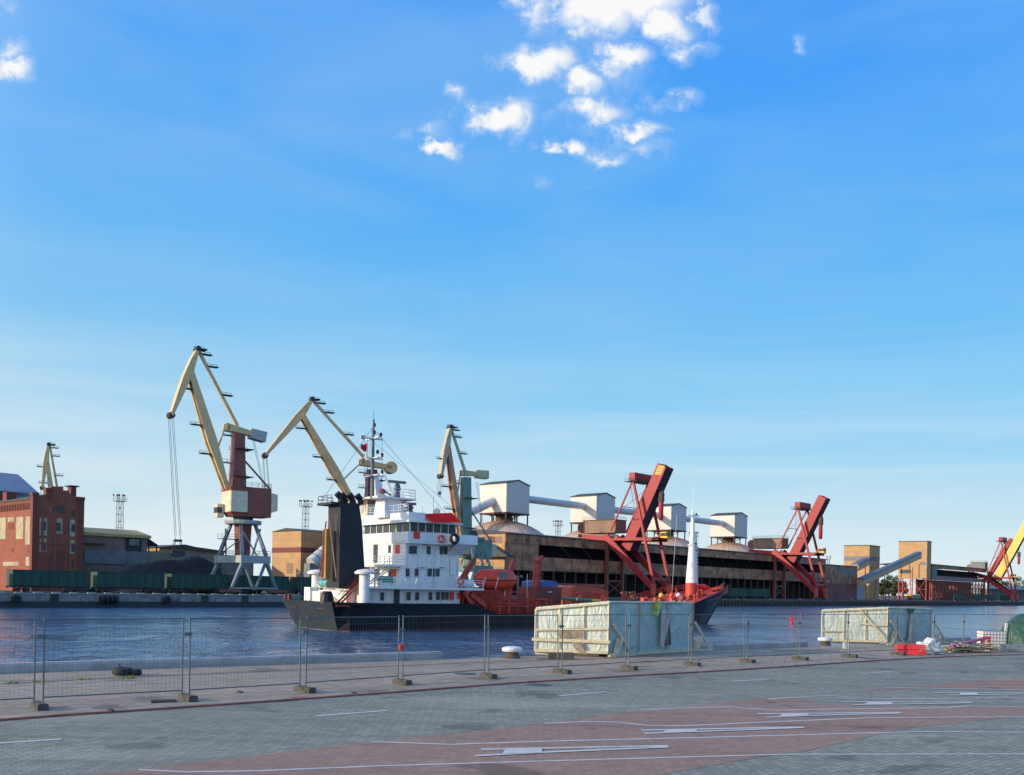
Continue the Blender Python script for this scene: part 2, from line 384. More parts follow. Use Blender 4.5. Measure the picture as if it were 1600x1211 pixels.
m_tarpgreen=tarp_mat('dark_green_tarpaulin',(.03,.11,.065),(.015,.06,.04))
m_plastic=tarp_mat('clear_white_plastic',(.75,.78,.76),(.5,.55,.56))
def paving(name,c1,c2,bw,bh,ang,mort,big=.25,worn=0.):
    m=bpy.data.materials.new(name);m.use_nodes=True;t=m.node_tree;b=t.nodes['Principled BSDF'];L=t.links
    tc=nn('ShaderNodeTexCoord',t);P=tc.outputs['Object']
    mp=nn('ShaderNodeMapping',t);L.new(P,mp.inputs[0]);mp.inputs['Rotation'].default_value=(0,0,ang)
    wv=nn('ShaderNodeTexNoise',t);L.new(P,wv.inputs['Vector']);wv.inputs['Scale'].default_value=.35
    pv=vm(t,'ADD',mp.outputs[0],vm(t,'MULTIPLY',wv.outputs['Color'],(.12,.12,0.)))
    bt=nn('ShaderNodeTexBrick',t);L.new(pv,bt.inputs['Vector']);bt.inputs['Scale'].default_value=1.;bt.inputs['Brick Width'].default_value=bw;bt.inputs['Row Height'].default_value=bh
    bt.inputs['Mortar Size'].default_value=bh*.09;bt.inputs['Mortar Smooth'].default_value=.4
    bt.inputs['Color1'].default_value=c1+(1,);bt.inputs['Color2'].default_value=c2+(1,);bt.inputs['Mortar'].default_value=tuple(x*mort for x in c1)+(1,)
    bt.inputs['Bias'].default_value=-.1
    n=nn('ShaderNodeTexNoise',t);L.new(P,n.inputs['Vector']);n.inputs['Scale'].default_value=.22;n.inputs['Detail'].default_value=8;n.inputs['Roughness'].default_value=.62
    n2=nn('ShaderNodeTexNoise',t);L.new(P,n2.inputs['Vector']);n2.inputs['Scale'].default_value=2.3;n2.inputs['Detail'].default_value=6;n2.inputs['Roughness'].default_value=.7
    k=mathn(t,'ADD',mathn(t,'MULTIPLY_ADD',n.outputs[0],big*2,1-big),mathn(t,'MULTIPLY_ADD',n2.outputs[0],.5,-.25))
    g=nn('ShaderNodeCombineColor',t)
    for i in range(3):L.new(k,g.inputs[i])
    col=mixc(t,1.,bt.outputs[0],g.outputs[0],'MULTIPLY')
    # dark scuffs and drips
    sc_=nn('ShaderNodeTexNoise',t);mp2=nn('ShaderNodeMapping',t);L.new(P,mp2.inputs[0]);mp2.inputs['Rotation'].default_value=(0,0,ang);mp2.inputs['Scale'].default_value=(.35,1.6,1);L.new(mp2.outputs[0],sc_.inputs['Vector']);sc_.inputs['Scale'].default_value=1.2;sc_.inputs['Detail'].default_value=7
    col=mixc(t,mathn(t,'MULTIPLY',ramp(t,sc_.outputs[0],[(.6,(0,0,0,1)),(.72,(1,1,1,1))]),.35),col,tuple(x*.5 for x in c1)+(1,))
    # faint wheel tracks and oily stains along the lane, pale worn patches
    for (sx__,sy__,lo,hi,am,cc) in ((.02,.9,.50,.62,.42,tuple(x*.45 for x in c1)),(.5,.5,.62,.66,.6,tuple(x*.3 for x in c1)),(.10,.25,.58,.70,.28,tuple(min(1,x*1.5) for x in c1))):
        q=nn('ShaderNodeTexNoise',t);m3=nn('ShaderNodeMapping',t);L.new(P,m3.inputs[0]);m3.inputs['Rotation'].default_value=(0,0,-.70);m3.inputs['Scale'].default_value=(sx__,sy__,1);m3.inputs['Location'].default_value=(sy__*31,sx__*17,0);L.new(m3.outputs[0],q.inputs['Vector']);q.inputs['Scale'].default_value=1.;q.inputs['Detail'].default_value=6
        col=mixc(t,mathn(t,'MULTIPLY',ramp(t,q.outputs[0],[(lo,(0,0,0,1)),(hi,(1,1,1,1))]),am),col,cc+(1,))
    L.new(col,b.inputs['Base Color']);b.inputs['Roughness'].default_value=.8;b.inputs['Specular IOR Level'].default_value=.3
    bp=nn('ShaderNodeBump',t);L.new(bt.outputs['Fac'],bp.inputs['Height']);bp.inputs['Strength'].default_value=.5;bp.inputs['Distance'].default_value=-.008;bp.invert=False
    L.new(bp.outputs[0],b.inputs['Normal'])
    return m
m_road=paving('grey_block_paving',(.30,.305,.235),(.20,.208,.168),.24,.14,-.75,.45)
m_redpave=paving('red_block_paving',(.355,.235,.172),(.27,.182,.138),.22,.11,-.75,.6)
m_deck=paving('quay_slab_paving',(.37,.31,.23),(.28,.24,.18),.5,.5,-.633,.75,.3)
m_farground=mat('far_ground',(.10,.095,.085),.9,.3,.05)
def paint_mat():
    m=mat('road_marking_white',(.56,.57,.54),.7,.15,3.,(.25,.25,.25),.42,(3,3,3));return m
m_mark=paint_mat()
def water_mat():
    m=bpy.data.materials.new('harbour_water');m.use_nodes=True;t=m.node_tree;b=t.nodes['Principled BSDF'];L=t.links
    tc=nn('ShaderNodeTexCoord',t);P=tc.outputs['Object']
    b.inputs['Base Color'].default_value=(.06,.13,.23,1);b.inputs['Roughness'].default_value=.16;b.inputs['IOR'].default_value=1.333
    h=None
    for sc_,st,rot,w in ((.10,(1,.5,1),.4,1.5),(.30,(1,.45,1),-.2,.75),(.9,(1,.5,1),.5,.30),(2.6,(1,.6,1),-.3,.10)):
        mp=nn('ShaderNodeMapping',t);L.new(P,mp.inputs[0]);mp.inputs['Scale'].default_value=st;mp.inputs['Rotation'].default_value=(0,0,rot)
        n=nn('ShaderNodeTexNoise',t);L.new(mp.outputs[0],n.inputs['Vector']);n.inputs['Scale'].default_value=sc_;n.inputs['Detail'].default_value=2;n.inputs['Distortion'].default_value=.5
        v=mathn(t,'MULTIPLY',n.outputs[0],w);h=v if h is None else mathn(t,'ADD',h,v)
    n=nn('ShaderNodeTexNoise',t);mp=nn('ShaderNodeMapping',t);L.new(P,mp.inputs[0]);mp.inputs['Scale'].default_value=(.3,1.,1);mp.inputs['Rotation'].default_value=(0,0,-.15);L.new(mp.outputs[0],n.inputs['Vector']);n.inputs['Scale'].default_value=.09;n.inputs['Detail'].default_value=6
    st=ramp(t,n.outputs[0],[(.40,(.10,.10,.10,1)),(.58,(1,1,1,1))])
    bp=nn('ShaderNodeBump',t);L.new(h,bp.inputs['Height']);bp.inputs['Distance'].default_value=1.0;L.new(st,bp.inputs['Strength'])
    L.new(bp.outputs[0],b.inputs['Normal'])
    return m
m_water=water_mat()
m_foam=mat('water_foam',(.6,.65,.66),.6,.2,2.)
def struct(name,mb,m):
    o=mb.done(name,m);o['kind']='structure';return o
# ================================================================ SETTING
mb=MB();R=9000;mb.add([(-R,-300,WATER),(R,-300,WATER),(R,R,WATER),(-R,R,WATER)],[(0,1,2,3)]);struct('water',mb,m_water)
# far bank: deck of the working quay and the land behind it
o=place(struct('far_ground',MB().box(-700,4000,.35,3500,-4.5,0.),m_farground),Q)
# near quay: deck slab
o=place(struct('quay_deck',MB().box(-160,400,-160,-.35,-5,0.),m_deck),N)
def gpoly(name,pts,z,m,ground=False):
    mb=MB();P=[(G(*p) if not ground else p) for p in pts]
    mb.add([(x,y,z) for x,y in P],[tuple(range(len(P)))])
    # triangulate concave outlines
    me=bpy.data.meshes.new(name);bm=bmesh.new();vs=[bm.verts.new((x,y,z)) for x,y in P];f=bm.faces.new(vs)
    if f.calc_area()>0:pass
    bm.normal_update()
    if f.normal.z<0:f.normal_flip()
    bmesh.ops.triangulate(bm,faces=[f]);bm.to_mesh(me);bm.free();me.materials.append(m)
    o=bpy.data.objects.new(name,me);sc.collection.objects.link(o);o['kind']='structure';return o
curb=[(0,1126.5),(110,1118),(225,1110.5),(400,1098.5),(600,1084),(800,1068.3),(1000,1056),(1160,1047),(1300,1037.5),(1400,1031),(1500,1026),(1600,1023.5)]
CG=[G(*p) for p in curb]
d0=Vector(CG[0])-Vector(CG[2]);d0.normalize();d1=Vector(CG[-1])-Vector(CG[-3]);d1.normalize()
CG=[tuple(Vector(CG[0])+d0*90)]+CG+[tuple(Vector(CG[-1])+d1*90)]
road=CG+[(120,60),(120,-60),(-90,-90)]
gpoly('road',road,.004,m_road,True)
red=[(60,1222),(145,1211),(250,1199),(400,1181),(500,1168.5),(645,1153),(776,1139.6),(864,1128),(982,1112.6),(1060,1105.5),(1127,1098),(1195,1091.5),(1240,1091.5),(1276,1099),(1350,1104.5),(1500,1104.3),(1600,1104),(1760,1102),(1760,1110),(1600,1119),(1418,1138),(1262,1173),(1189,1183),(1060,1206),(960,1228),(700,1330),(0,1330)]
gpoly('red_paving',red,.008,m_redpave)
gpoly('red_paving',[(1330,1081),(1400,1075),(1465,1069.5),(1600,1058.5),(1800,1043),(1800,1080),(1600,1078.6),(1431,1076.4)],.008,m_redpave)
def strip(name,pts,w,z,m,ground=False,col=None,thick=0.):
    P=[Vector(p if ground else G(*p)) for p in pts];mb=col or MB()
    L=[];Rr=[]
    for i,p in enumerate(P):
        a=P[max(0,i-1)];b=P[min(len(P)-1,i+1)];d=(b-a).normalized();n=Vector((-d.y,d.x))*w/2
        L.append(p+n);Rr.append(p-n)
    for i in range(len(P)-1):
        q=[(Rr[i].x,Rr[i].y,z),(Rr[i+1].x,Rr[i+1].y,z),(L[i+1].x,L[i+1].y,z),(L[i].x,L[i].y,z)]
        if thick:mb.poly([(a,b,z-thick) for a,b,_ in q],(0,0,thick))
        else:mb.add(q,[(0,1,2,3)])
    if col is None:return struct(name,mb,m)
m_curbred=mat('red_kerb_stone',(.27,.10,.075),.85,.3,1.5)
strip('kerb',CG,.14,.045,m_curbred,True,thick=.045)
mk=MB()
def ext(p,q,k=1.):return (p[0]+(p[0]-q[0])*k,p[1]+(p[1]-q[1])*k)
L1=[(60,1208),(220,1204.5),(400,1205.5),(600,1197.5),(850,1190),(1060,1184),(1222,1179.6),(1600,1179),(1900,1178)]
L1=[(216,1203.5),(290,1207.2),(400,1205.5),(600,1197.5),(850,1190),(1060,1184),(1222,1179.6),(1600,1179),(1900,1178)]
L2=[(580,1159.8),(610,1160.6),(705,1164),(850,1159),(1100,1153),(1357,1146),(1438,1144),(1600,1145),(1900,1146)]
LA=[(850,1131),(914,1128),(965,1129),(1015,1134.5),(1060,1135),(1120,1132.5),(1195,1129),(1364,1122),(1600,1120.5),(1900,1119)]
LB=[(1000,1110),(1060,1107),(1144,1105),(1178,1108),(1212,1110.5),(1296,1108.5),(1420,1107.3),(1482,1106),(1512,1103.5),(1600,1105.3),(1900,1107)]
LD=[(1200,1093),(1262,1089),(1296,1087),(1330,1090),(1364,1092.5),(1600,1091),(1900,1090)]
LE=[(1380,1074),(1431,1075.7),(1600,1078),(1900,1079)]
for l,w in((L1,.09),(L2,.10),(LA,.105),(LB,.105),(LD,.11),(LE,.11)):strip('',l,w,.012,None,col=mk)
for a,b in(((-230,1178),(-60,1166.5)),((0-22,1163.5),(95,1155.8)),((493,1119.5),(605,1111)),((873,1087.8),(948,1081)),((1143,1065),(1200,1061.7)),((1345,1052.6),(1396,1049.4)),((1528,1042.8),(1583,1040.8))):
    strip('',[a,b],.14,.012,None,col=mk)
struct('road_markings',mk,m_mark)
mk=MB()
def quadg(pts,z):
    P=[G(*p) for p in pts];mk.add([(x,y,z) for x,y in P],[tuple(range(len(P)))])
for (ua,ub,la,lm,lb,qd) in (((752,1172),(1044,1166.3),(742,1182.5),(850,1176.8),(1044,1168.5),[(791,1170.5),(847,1170),(847,1178.2),(784,1180)]),
    ((1002,1142),(1256,1136.8),(1007,1147.3),(1090,1144.3),(1256,1138),[(1043,1141),(1086,1140.6),(1092,1145),(1034,1146.6)]),
    ((1184,1116.3),(1408,1114),(1197,1122),(1262,1119.3),(1408,1115.4),[(1222,1116),(1259,1115.6),(1267,1119.4),(1218,1121)]),
    ((1313,1097.4),(1519,1098),(1333,1102.3),(1397,1101.4),(1519,1099.3),[(1357,1097.6),(1391,1097.6),(1398,1101.9),(1349,1102)]),
    ((1460,1083),(1680,1083.2),(1482,1087.2),(1531,1086.4),(1680,1084.3),[(1502,1083),(1526,1083),(1532,1087),(1498,1087.2)])):
    strip('',[ua,ub],.15,.016,None,col=mk);strip('',[la,lm,lb],.15,.020,None,col=mk);quadg(qd,.024)
struct('lane_arrows',mk,m_mark)
m_spray=mat('red_spray_paint',(.55,.07,.04),.8,.4,6.)
mk=MB()
for a,b,w in(((250,1108.5),(290,1104.5),.5),((458,1091),(480,1089.5),.45),((608,1082),(616,1081.4),.3),((722,1073.3),(730,1072.6),.3)):strip('',[a,b],w*.6,.010,None,col=mk)
struct('spray_marks',mk,m_spray)
# kerb beams along the near edge (concrete bull rail)
def kerb(x0,x1,label,h=.30):
    fr=N.sub(x0,-.35);t=MB();L=x1-x0
    t.poly([(0,0,0),(0,.38,0),(0,.38,h),(0,.06,h),(0,0,h-.07)],(L,0,0))
    o=place(t.done('concrete_kerb',m_conclt),fr);tag(o,label,'kerb','concrete bull rails along the near quay edge')
kx=N.Z(686,1029,0)[0];kerb(kx-62,kx,'long low concrete bull rail at left, behind the old tyre')
a=N.Z(1062,1015,0)[0];b=N.Z(1222,1008,0)[0];kerb(a,b,'concrete bull rail on the quay edge just right of the larger wrapped crate')
a=N.Z(1470,1004,0)[0];b=N.Z(1512,1003,0)[0];kerb(a,b+.6,'short concrete bull rail between the smaller crate and the white tank')
# rusty crack line and weeds on the deck
mk=MB()
pts=[(0,1069),(60,1066),(130,1062),(190,1059),(260,1056),(330,1053),(400,1050),(560,1043),(700,1037),(860,1031)]
strip('',pts,.10,.006,None,col=mk);struct('deck_joint',mk,mat('tar_joint',(.06,.05,.045),.9,.4,3.))
mk=MB()
for k in range(160):
    c=random.choice([(198,1060),(20,1068),(60,1066),(130,1062),(196,1059.5),(203,1060)]);x,y=G(c[0]+random.uniform(-9,9),c[1]+random.uniform(-1.2,1.2))
    a=random.uniform(0,6.28);h=random.uniform(.03,.12);mk.add([(x,y,0),(x+.03*cos(a),y+.03*sin(a),0),(x+.05*sin(a),y+.05*cos(a),h)],[(0,1,2)])
o=mk.done('weeds',m_grass);tag(o,'small green weeds growing from the deck joint in front of the tyre','weeds',None,'stuff')
# ---------------------------------------------------------------- far quay wall
xs=Q.Y(470,930,0)[0]
t=thing('quay_wall','pale stained concrete quay wall across the water at left','quay wall',Q)
MB().box(-400,xs,0,.34,-1.55,-.12).done('wall_face',m_conc,t)
MB().box(-400,xs,-.12,.34,-.12,.06).done('coping',m_conclt,t)
MB().box(-400,xs,.1,.34,-4.5,-1.55).done('wall_base',m_dark,t)
mb=MB();x=-100
while x<xs:mb.box(x,x+1.6,-.16,.2,.062,.22);x+=3.4
mb.done('edge_kerb',mat('yellowed_white_kerb',(.55,.50,.34),.8,.2),t)
mb=MB()
for px in(78,315,378):
    a=Q.Y(px,930,0)[0];mb.box(a,a+1.6,-.12,.0,-1.5,-.14)
mb.done('recess',mat('dark_stone',(.06,.05,.04),.9,.3),t)  # recesses drawn as dark boxes on the wall face
m_rub=mat('weathered_fender_steel',(.10,.075,.06),.85,.35,.7)
t=thing('piled_quay_wall','dark piled quay wall with timber fenders below the warehouses','quay wall',Q)
MB().box(xs,2600,0,.33,-1.,.02).done('coping',mat('grimy_coping',(.16,.13,.11),.85,.35,.4,SOOT,.4),t)
MB().box(xs,2600,.12,.33,-4.5,-1.).done('wall_face',m_dark,t)
mb=MB();x=xs+1
while x<1100:
    mb.box(x,x+1.1,-.45,-.02,-2.4,-.35);x+=2.6
mb.done('fender_timber',m_rub,t,stuff=True)
mb=MB();x=xs
while x<900:
    if random.random()<.5:mb.lathe((x,.9,.02),[(.25,0),(.2,.35),(.34,.4),(.3,.55)],8)
    x+=14
mb.done('bollard',m_conclt,t)
# fender tyres on the left wall
def tyre_mesh(R=.75,r=.28,w=.5):
    mb=MB();mb.lathe((0,0,0),[(R*.55,-w/2),(R*.85,-w/2),(R,-w*.36),(R+.02,0),(R,w*.36),(R*.85,w/2),(R*.55,w/2),(R*.5,0),(R*.55,-w/2+.001)],16,'y');return mb
T=tyre_mesh(.85,.3,.7).done('fender_tyre',m_black,smooth=True);first=True
names=['far left of the quay wall','second group, first of four','second group, second of four','second group, third of four','second group, rightmost of four','just left of the big crane']
for i,(px,nm) in enumerate(zip((24,158,165,172,179,259),names)):
    o=T if i==0 else T.copy()
    if i:sc.collection.objects.link(o)
    x=Q.Y(px,935,0)[0];w=Q.W(x,-.5);o.location=(w[0],w[1],-1.15);o.rotation_euler=(0,0,Q.ang+(pi/2 if 0<i<5 else 0))
    tag(o,'black fender tyre hung on the quay wall, '+nm,'tyre','fender tyres on the far quay wall')
# ================================================================ FAR BANK
def winq(par,fr,x0,y0,x1,y1,w,m=None,name='window',dep=.08):
    a=fr.Y(x0,y0,w);b=fr.Y(x1,y1,w)
    return MB().box(a[0],b[0],w-dep,w+.02,min(a[2],b[2]),max(a[2],b[2])).done(name,m or m_glass,par)
def winx(par,fr,x0,y0,x1,y1,s,m=None,name='window',dep=.08):
    a=fr.X(x0,y0,s);b=fr.X(x1,y1,s)
    return MB().box(s-dep,s+.02,min(a[1],b[1]),max(a[1],b[1]),min(a[2],b[2]),max(a[2],b[2])).done(name,m or m_glass,par)
# ---- brick building with crenellated gable
ZX=lambda x:x/4.0385
ZY=lambda y:660+y/4.0385
s0,w0=-9.2,24.
s1=Q.Y(130.5,800,w0)[0]
t=thing('brick_building','old red brick harbour building with stepped parapets at far left','building',Q)
prof=[(52,770),(60,770),(60,775),(73,772),(73,764),(80,763),(80,760),(99,760),(99,766),(108,767),(108,770),(121,780),(121,777),(131,777)]
pp=[Q.Y(x,y,w0) for x,y in prof];pp[0]=(s0,w0,pp[0][2]);pp[-1]=(s1,w0,pp[-1][2])
MB().poly([(s0,w0,0)]+pp+[(s1,w0,0)],(0,.9,0)).done('front_wall',m_brick,t)
MB().box(s0,s0+.8,w0+.9,w0+48,0,19.6).done('side_wall',m_brick,t)
MB().box(s1-.8,s1,w0+.9,w0+48,0,19.).done('back_wall',m_brick,t)
mb=MB();mb.poly([(s0-.35,w0+1,19.61),(s0-.35,w0+1,20.0),(s0+5,w0+1,21.4),(s1+.2,w0+1,19.4),(s1+.2,w0+1,19.01)],(0,47,0));mb.done('roof',m_roofdk,t)
mb=MB();mb.box(s0-.16,s0,w0+.2,w0+48,18.9,19.6);
y=w0+.6
while y<w0+40:mb.box(s0-.2,s0,y,y+.45,17.6,18.9);y+=.9
mb.done('cornice',m_brickdk,t,stuff=False)
for a,b,zt in((52,59.5,770),(73,80,763),(121,131,777)):
    A=Q.Y(a,zt,w0);B=Q.Y(b,zt,w0);mb=MB();mb.box(A[0]-.25,B[0]+.2,w0-.25,w0+1.3,A[2]-.55,A[2]+.12);mb.box(A[0]-.1,B[0]+.1,w0-.14,w0+1.1,0 if a!=73 else A[2]-2.2,A[2]-.56);mb.done('turret',m_brickdk,t)
A=Q.Y(108.5,759,w0+2);B=Q.Y(117,759,w0+2)
ch=MB().box(A[0],B[0],w0+1.2,w0+3,16,A[2]-.2).done('chimney',m_brickdk,t);MB().box(A[0]-.5,B[0]+.5,w0+.8,w0+3.4,A[2]-.19,A[2]+.05).done('chimney_cap',m_dark,ch)
for y in (w0+16,w0+24,w0+31):MB().box(s0+.3,s0+2.4,y,y+2.2,19.7,22.0).done('roof_dormer',m_brickdk,t)
mb=MB()
for a,b in((86,98),(65,72),(103.5,108)):
    pass
for px in(66.5,86.5,104.5,119):
    c=Q.Y(px,800,w0)[0];mb.box(c-.22,c+.22,w0-.16,w0+.01,3,17.5)
mb.box(s0+.7,s1-.9,w0-.2,w0+.01,10.2,10.55);mb.box(s0+.7,s1-.9,w0-.22,w0+.01,3.2,3.6);mb.done('pilasters',m_brick,t)
for a,b,c,d in((250,600,296,716),(345,604,392,705),(442,612,488,722),(250,732,292,820),(442,742,488,830)):winq(t,Q,ZX(a),ZY(b),ZX(c),ZY(d),w0,m_plaster,'render_panel',.05)
for a,b,c,d in((260,545,282,580),(338,530,360,572),(378,530,402,572),(455,555,475,592),(258,625,288,682),(352,632,382,686),(450,642,480,692),(258,755,288,812),(450,765,482,818),(455,868,482,912)):winq(t,Q,ZX(a),ZY(b),ZX(c),ZY(d),w0,m_glass,'window',.1)
A=Q.Y(ZX(370),ZY(850),w0);mb=MB();mb.poly([(A[0]-2.2,w0-.08,3.7),(A[0]+2.2,w0-.08,3.7)]+[(A[0]+2.2*cos(k*pi/10),w0-.08,7.2+1.7*sin(k*pi/10)) for k in range(11)],(0,.1,0)).done('blind_arch',m_brickdk,t)
for a,b,c,d in((163,595,201,770),(104,598,146,735),(50,600,88,625),(-30,605,36,736),(-120,600,-60,750),(163,850,200,905),(20,880,120,905)):winx(t,Q,ZX(a),ZY(b),ZX(c),ZY(d),s0,m_plaster,'render_panel',.05)
for a,b,c,d in((52,640,86,672),(175,790,192,820),(74,795,84,818)):winx(t,Q,ZX(a),ZY(b),ZX(c),ZY(d),s0,m_brickdk,'blocked_window',.07)
# grey roofed shed behind it
t=thing('storage_shed','big grey sheet metal roof rising behind the brick building','building',Q)
A=Q.Y(28,741,110);B=Q.Y(48,772,110)
mb=MB();mb.poly([(A[0]-60,110,A[2]),(A[0],110,A[2]),(B[0],110,B[2]),(B[0]+1,110,B[2]-2),(A[0]-60,110,B[2]-2)],(0,14,0));mb.done('roof',m_roofgrey,t)
mb=MB();mb.poly([(A[0]-60,104,B[2]),(A[0]-60,110,A[2]),(A[0],110,A[2]),(B[0],104,B[2])],(0,-.01,-.35));mb.done('roof_slope',m_roofgrey,t)
MB().box(A[0]-60,B[0]-.5,104.5,123,0,B[2]-2.).done('wall',m_greywall,t)
# low long building with ochre roof edge
t=thing('long_shed','long low brown shed with an ochre roof edge beside the brick building','building',Q)
w=34.;A=Q.Y(130,828,w);B=Q.Y(231,836,w);Cm=Q.Y(193,836,w)
MB().box(A[0],Cm[0],w,w+14,0,A[2]-1.2).done('wall',m_brownwall,t)
MB().box(Cm[0],B[0],w+.2,w+14,0,A[2]-1.4).done('end_wall',m_greywall,t)
mb=MB();mb.box(A[0]-1,B[0]+.6,w-.6,w+15,A[2]-1.19,A[2]-.55);mb.poly([(A[0]-1,w-.6,A[2]-.54),(A[0]-1,w+7,A[2]+1),(A[0]-1,w+15,A[2]-.54)],(B[0]-A[0]+1.6,0,0));mb.done('roof',mat('ochre_roof',(.52,.38,.14),.6,.12,.3,ribs=.8),t)
winq(t,Q,196,841,221,862,w+.2,m_dark,'doorway');winq(t,Q,201,842,216,853,w+.05,m_greywall,'hoist_box',.5)
winq(t,Q,130,848,163,851,w,m_dark,'canopy',1.2)
winq(t,Q,131,858,196,882,w-.2,m_greywall,'lower_cladding',.3)
# small open carport
t=thing('carport','small open shelter with dark roof at the end of the long shed','shelter',Q)
A=Q.Y(232,845,w+3);B=Q.Y(247,848,w+3)
mb=MB();mb.poly([(A[0],w+3,A[2]+.6),(B[0],w+3,A[2]-.9),(B[0],w+3,A[2]-1.2),(A[0],w+3,A[2]+.2)],(0,6,0)).done('roof',m_roofdk,t)
for x in(A[0]+.2,B[0]-.3):
    for y in(w+3.2,w+8.5):MB().box(x,x+.25,y,y+.25,0,A[2]-1.0 if x>A[0]+1 else A[2]+.2).done('post',m_dark,t)
# ochre building behind the coal
t=thing('ochre_building','low ochre building with dark roof behind the coal heap','building',Q)
w=48.;A=Q.Y(249,853,w);B=Q.Y(350,857,w)
MB().box(A[0],B[0],w,w+12,0,A[2]-.4).done('wall',m_ochre,t)
MB().box(Q.Y(297,855,w)[0],B[0]+.02,w-.06,w,0,A[2]-.42).done('painted_panel',m_brownwall,t)
mb=MB();mb.poly([(A[0]-.6,w-.7,A[2]-.39),(A[0]+7,w-.7,A[2]+.7),(B[0]-9,w-.7,A[2]+.2),(B[0]+.5,w-.7,A[2]-.6),(B[0]+.5,w-.7,A[2]-1.)],(0,13.5,0)).done('roof',m_roofdk,t)
# retaining wall behind the coal
w=36.;A=Q.Y(131,865,w);B=Q.Y(350,865,w)
t=MB().box(A[0],B[0]+8,w-1.5,w-.9,0,Q.Y(250,863,w)[2]).done('retaining_wall',mat('coal_stained_concrete',(.22,.21,.17),.9,.2,.4,SOOT,.35));place(t,Q);tag(t,'long grey concrete wall behind the coal heap','wall')
# coal heap
def heap(x0,x1,y0,y1,zt,seed,label):
    random.seed(seed);nx,ny=60,24;vs=[];fs=[]
    ph=[random.uniform(0,6) for _ in range(8)]
    for j in range(ny+1):
        for i in range(nx+1):
            u=i/nx;v=j/ny;e=min(1,min(u,1-u)*4.2)*min(1,min(v,1-v)*2.6)
            z=zt*(e**.9)*(.84+.09*sin(u*11+ph[0])+.06*sin(u*23+ph[1]+v*5)+.05*sin(v*13+ph[2])+random.uniform(-.02,.02))
            vs.append((x0+(x1-x0)*u,y0+(y1-y0)*v,max(-.05,z)))
    for j in range(ny):
        for i in range(nx):a=j*(nx+1)+i;fs.append((a,a+1,a+nx+2,a+nx+1))
    mb=MB();mb.add(vs,fs);o=place(mb.done('coal_heap',m_coal,smooth=True),Q);tag(o,label,'coal heap',None,'stuff')
a=Q.Y(160,890,22)[0];b=Q.Y(385,890,22)[0]
heap(a,b,13.5,33,8.6,3,'black heap of coal behind the green wagons')
# ---- green open wagons
def wagon(L=14.2):
    t=thing('freight_wagon','','wagon',None,'green open wagons on the quay railway')
    mb=MB();mb.box(-L/2,L/2,-1.45,1.45,1.25,4.35)
    for k in range(9):
        x=-L/2+.1+k*(L-.2)/8;mb.box(x-.07,x+.07,-1.56,-1.45,1.3,4.3);mb.box(x-.07,x+.07,1.45,1.56,1.3,4.3)
    mb.box(-L/2-.05,L/2+.05,-1.58,-1.40,4.3,4.42);mb.box(-L/2-.05,L/2+.05,1.40,1.58,4.3,4.42)
    mb.done('body',m_wagon,t)
    MB().box(-L/2-.35,L/2+.35,-1.1,1.1,.95,1.24).done('underframe',m_dark,t)
    for x in(-L/2+2.2,L/2-2.2):
        bg=MB().box(x-1.3,x+1.3,-1.05,1.05,.55,.9).done('bogie',m_dark,t)
        for dx in(-.9,.9):
            for y in(-.8,.8):
                MB().lathe((x+dx,y-.07,.48),[(.46,0),(.48,.02),(.42,.14)],14,'y').done('wheel',m_rub,bg)
    for x in(-L/2-.55,L/2+.35):MB().box(x,x+.2,-.3,.3,.85,1.25).done('coupling',m_dark,t)
    return t
wl=[(-37.5,'green open wagon cut off by the left edge of the photo'),(-21.0,'green open wagon in front of the brick building, first full one at left'),(4.2,'green open wagon in front of the coal heap, its right end under the pile top'),(20.6,'green open wagon just left of the big crane'),(37,'green open wagon standing under the big crane'),(53.6,'green open wagon below the ochre block beside the ship stern'),(70,'green open wagon hidden partly behind the black ship stern')]
wl=[(-29.2,wl[0][1]),(-12.3,wl[1][1]),(4.2,wl[2][1]),(20.6,wl[3][1]),(37,wl[4][1]),(53.6,wl[5][1]),(70,wl[6][1])]
for a,lb in((1150,'green open wagon under the warehouse, left one beyond the ship bow'),(1185,'green open wagon under the warehouse, right one beyond the ship bow')):wl.append((Q.Y(a,932,9)[0],lb))
for k,a in enumerate((1500,1525,1548,1570)):wl.append((Q.Y(a,940,9)[0],'dark green open wagon at far right, %s of the four beside the yellow loader'%['first','second','third','last'][k]))
w0_=wagon()
for i,(s,lb) in enumerate(wl):
    t=w0_ if i==0 else copy_tree(w0_)
    t['label']=lb;place(t,Q.sub(s,9,.02))
mb=MB()
for y in(8.2,9.75):mb.box(-300,1500,y,y+.08,.0,.12)
o=place(mb.done('rails',m_rub),Q);o['kind']='structure'
# ---- ochre clad block
t=thing('ochre_block','tall ochre clad block with a maroon band left of the ship','building',Q)
s_,w_=62.,28.;h_=17.1;bk=41.5;rt=78
MB().box(s_,rt,w_,bk,3.9,h_).done('wall',m_ochre,t)
MB().box(s_+.3,rt-.3,w_+.3,bk-.3,0,3.89).done('plinth',m_dark,t)
A=Q.Y(470,855,w_)[2];B=Q.Y(470,863,w_)[2];MB().box(s_-.05,rt+.05,w_-.05,bk+.05,B,A).done('band',m_maroon,t)
mb=MB();mb.poly([(s_-.25,w_-.25,h_),(s_-.25,(w_+bk)/2,h_+.9),(s_-.25,bk+.25,h_)],(rt-s_+.5,0,0)).done('roof',m_roofdk,t)
winx(t,Q,448,880,457,896,s_,m_brownwall,'door',.06)
t=thing('service_duct','pale banded duct slanting up behind the black funnel','duct',Q)
A=Q.Y(486,880,20);B=Q.Y(550,826,20)
mb=MB();mb.tube(A,B,1.7,1.7,16).done('pipe',m_pipe,t,smooth=True)
mb=MB()
for k in range(1,9):
    p=Vector(A).lerp(Vector(B),k/9);q=Vector(A).lerp(Vector(B),k/9+.012);mb.tube(p,q,1.78,1.78,16)
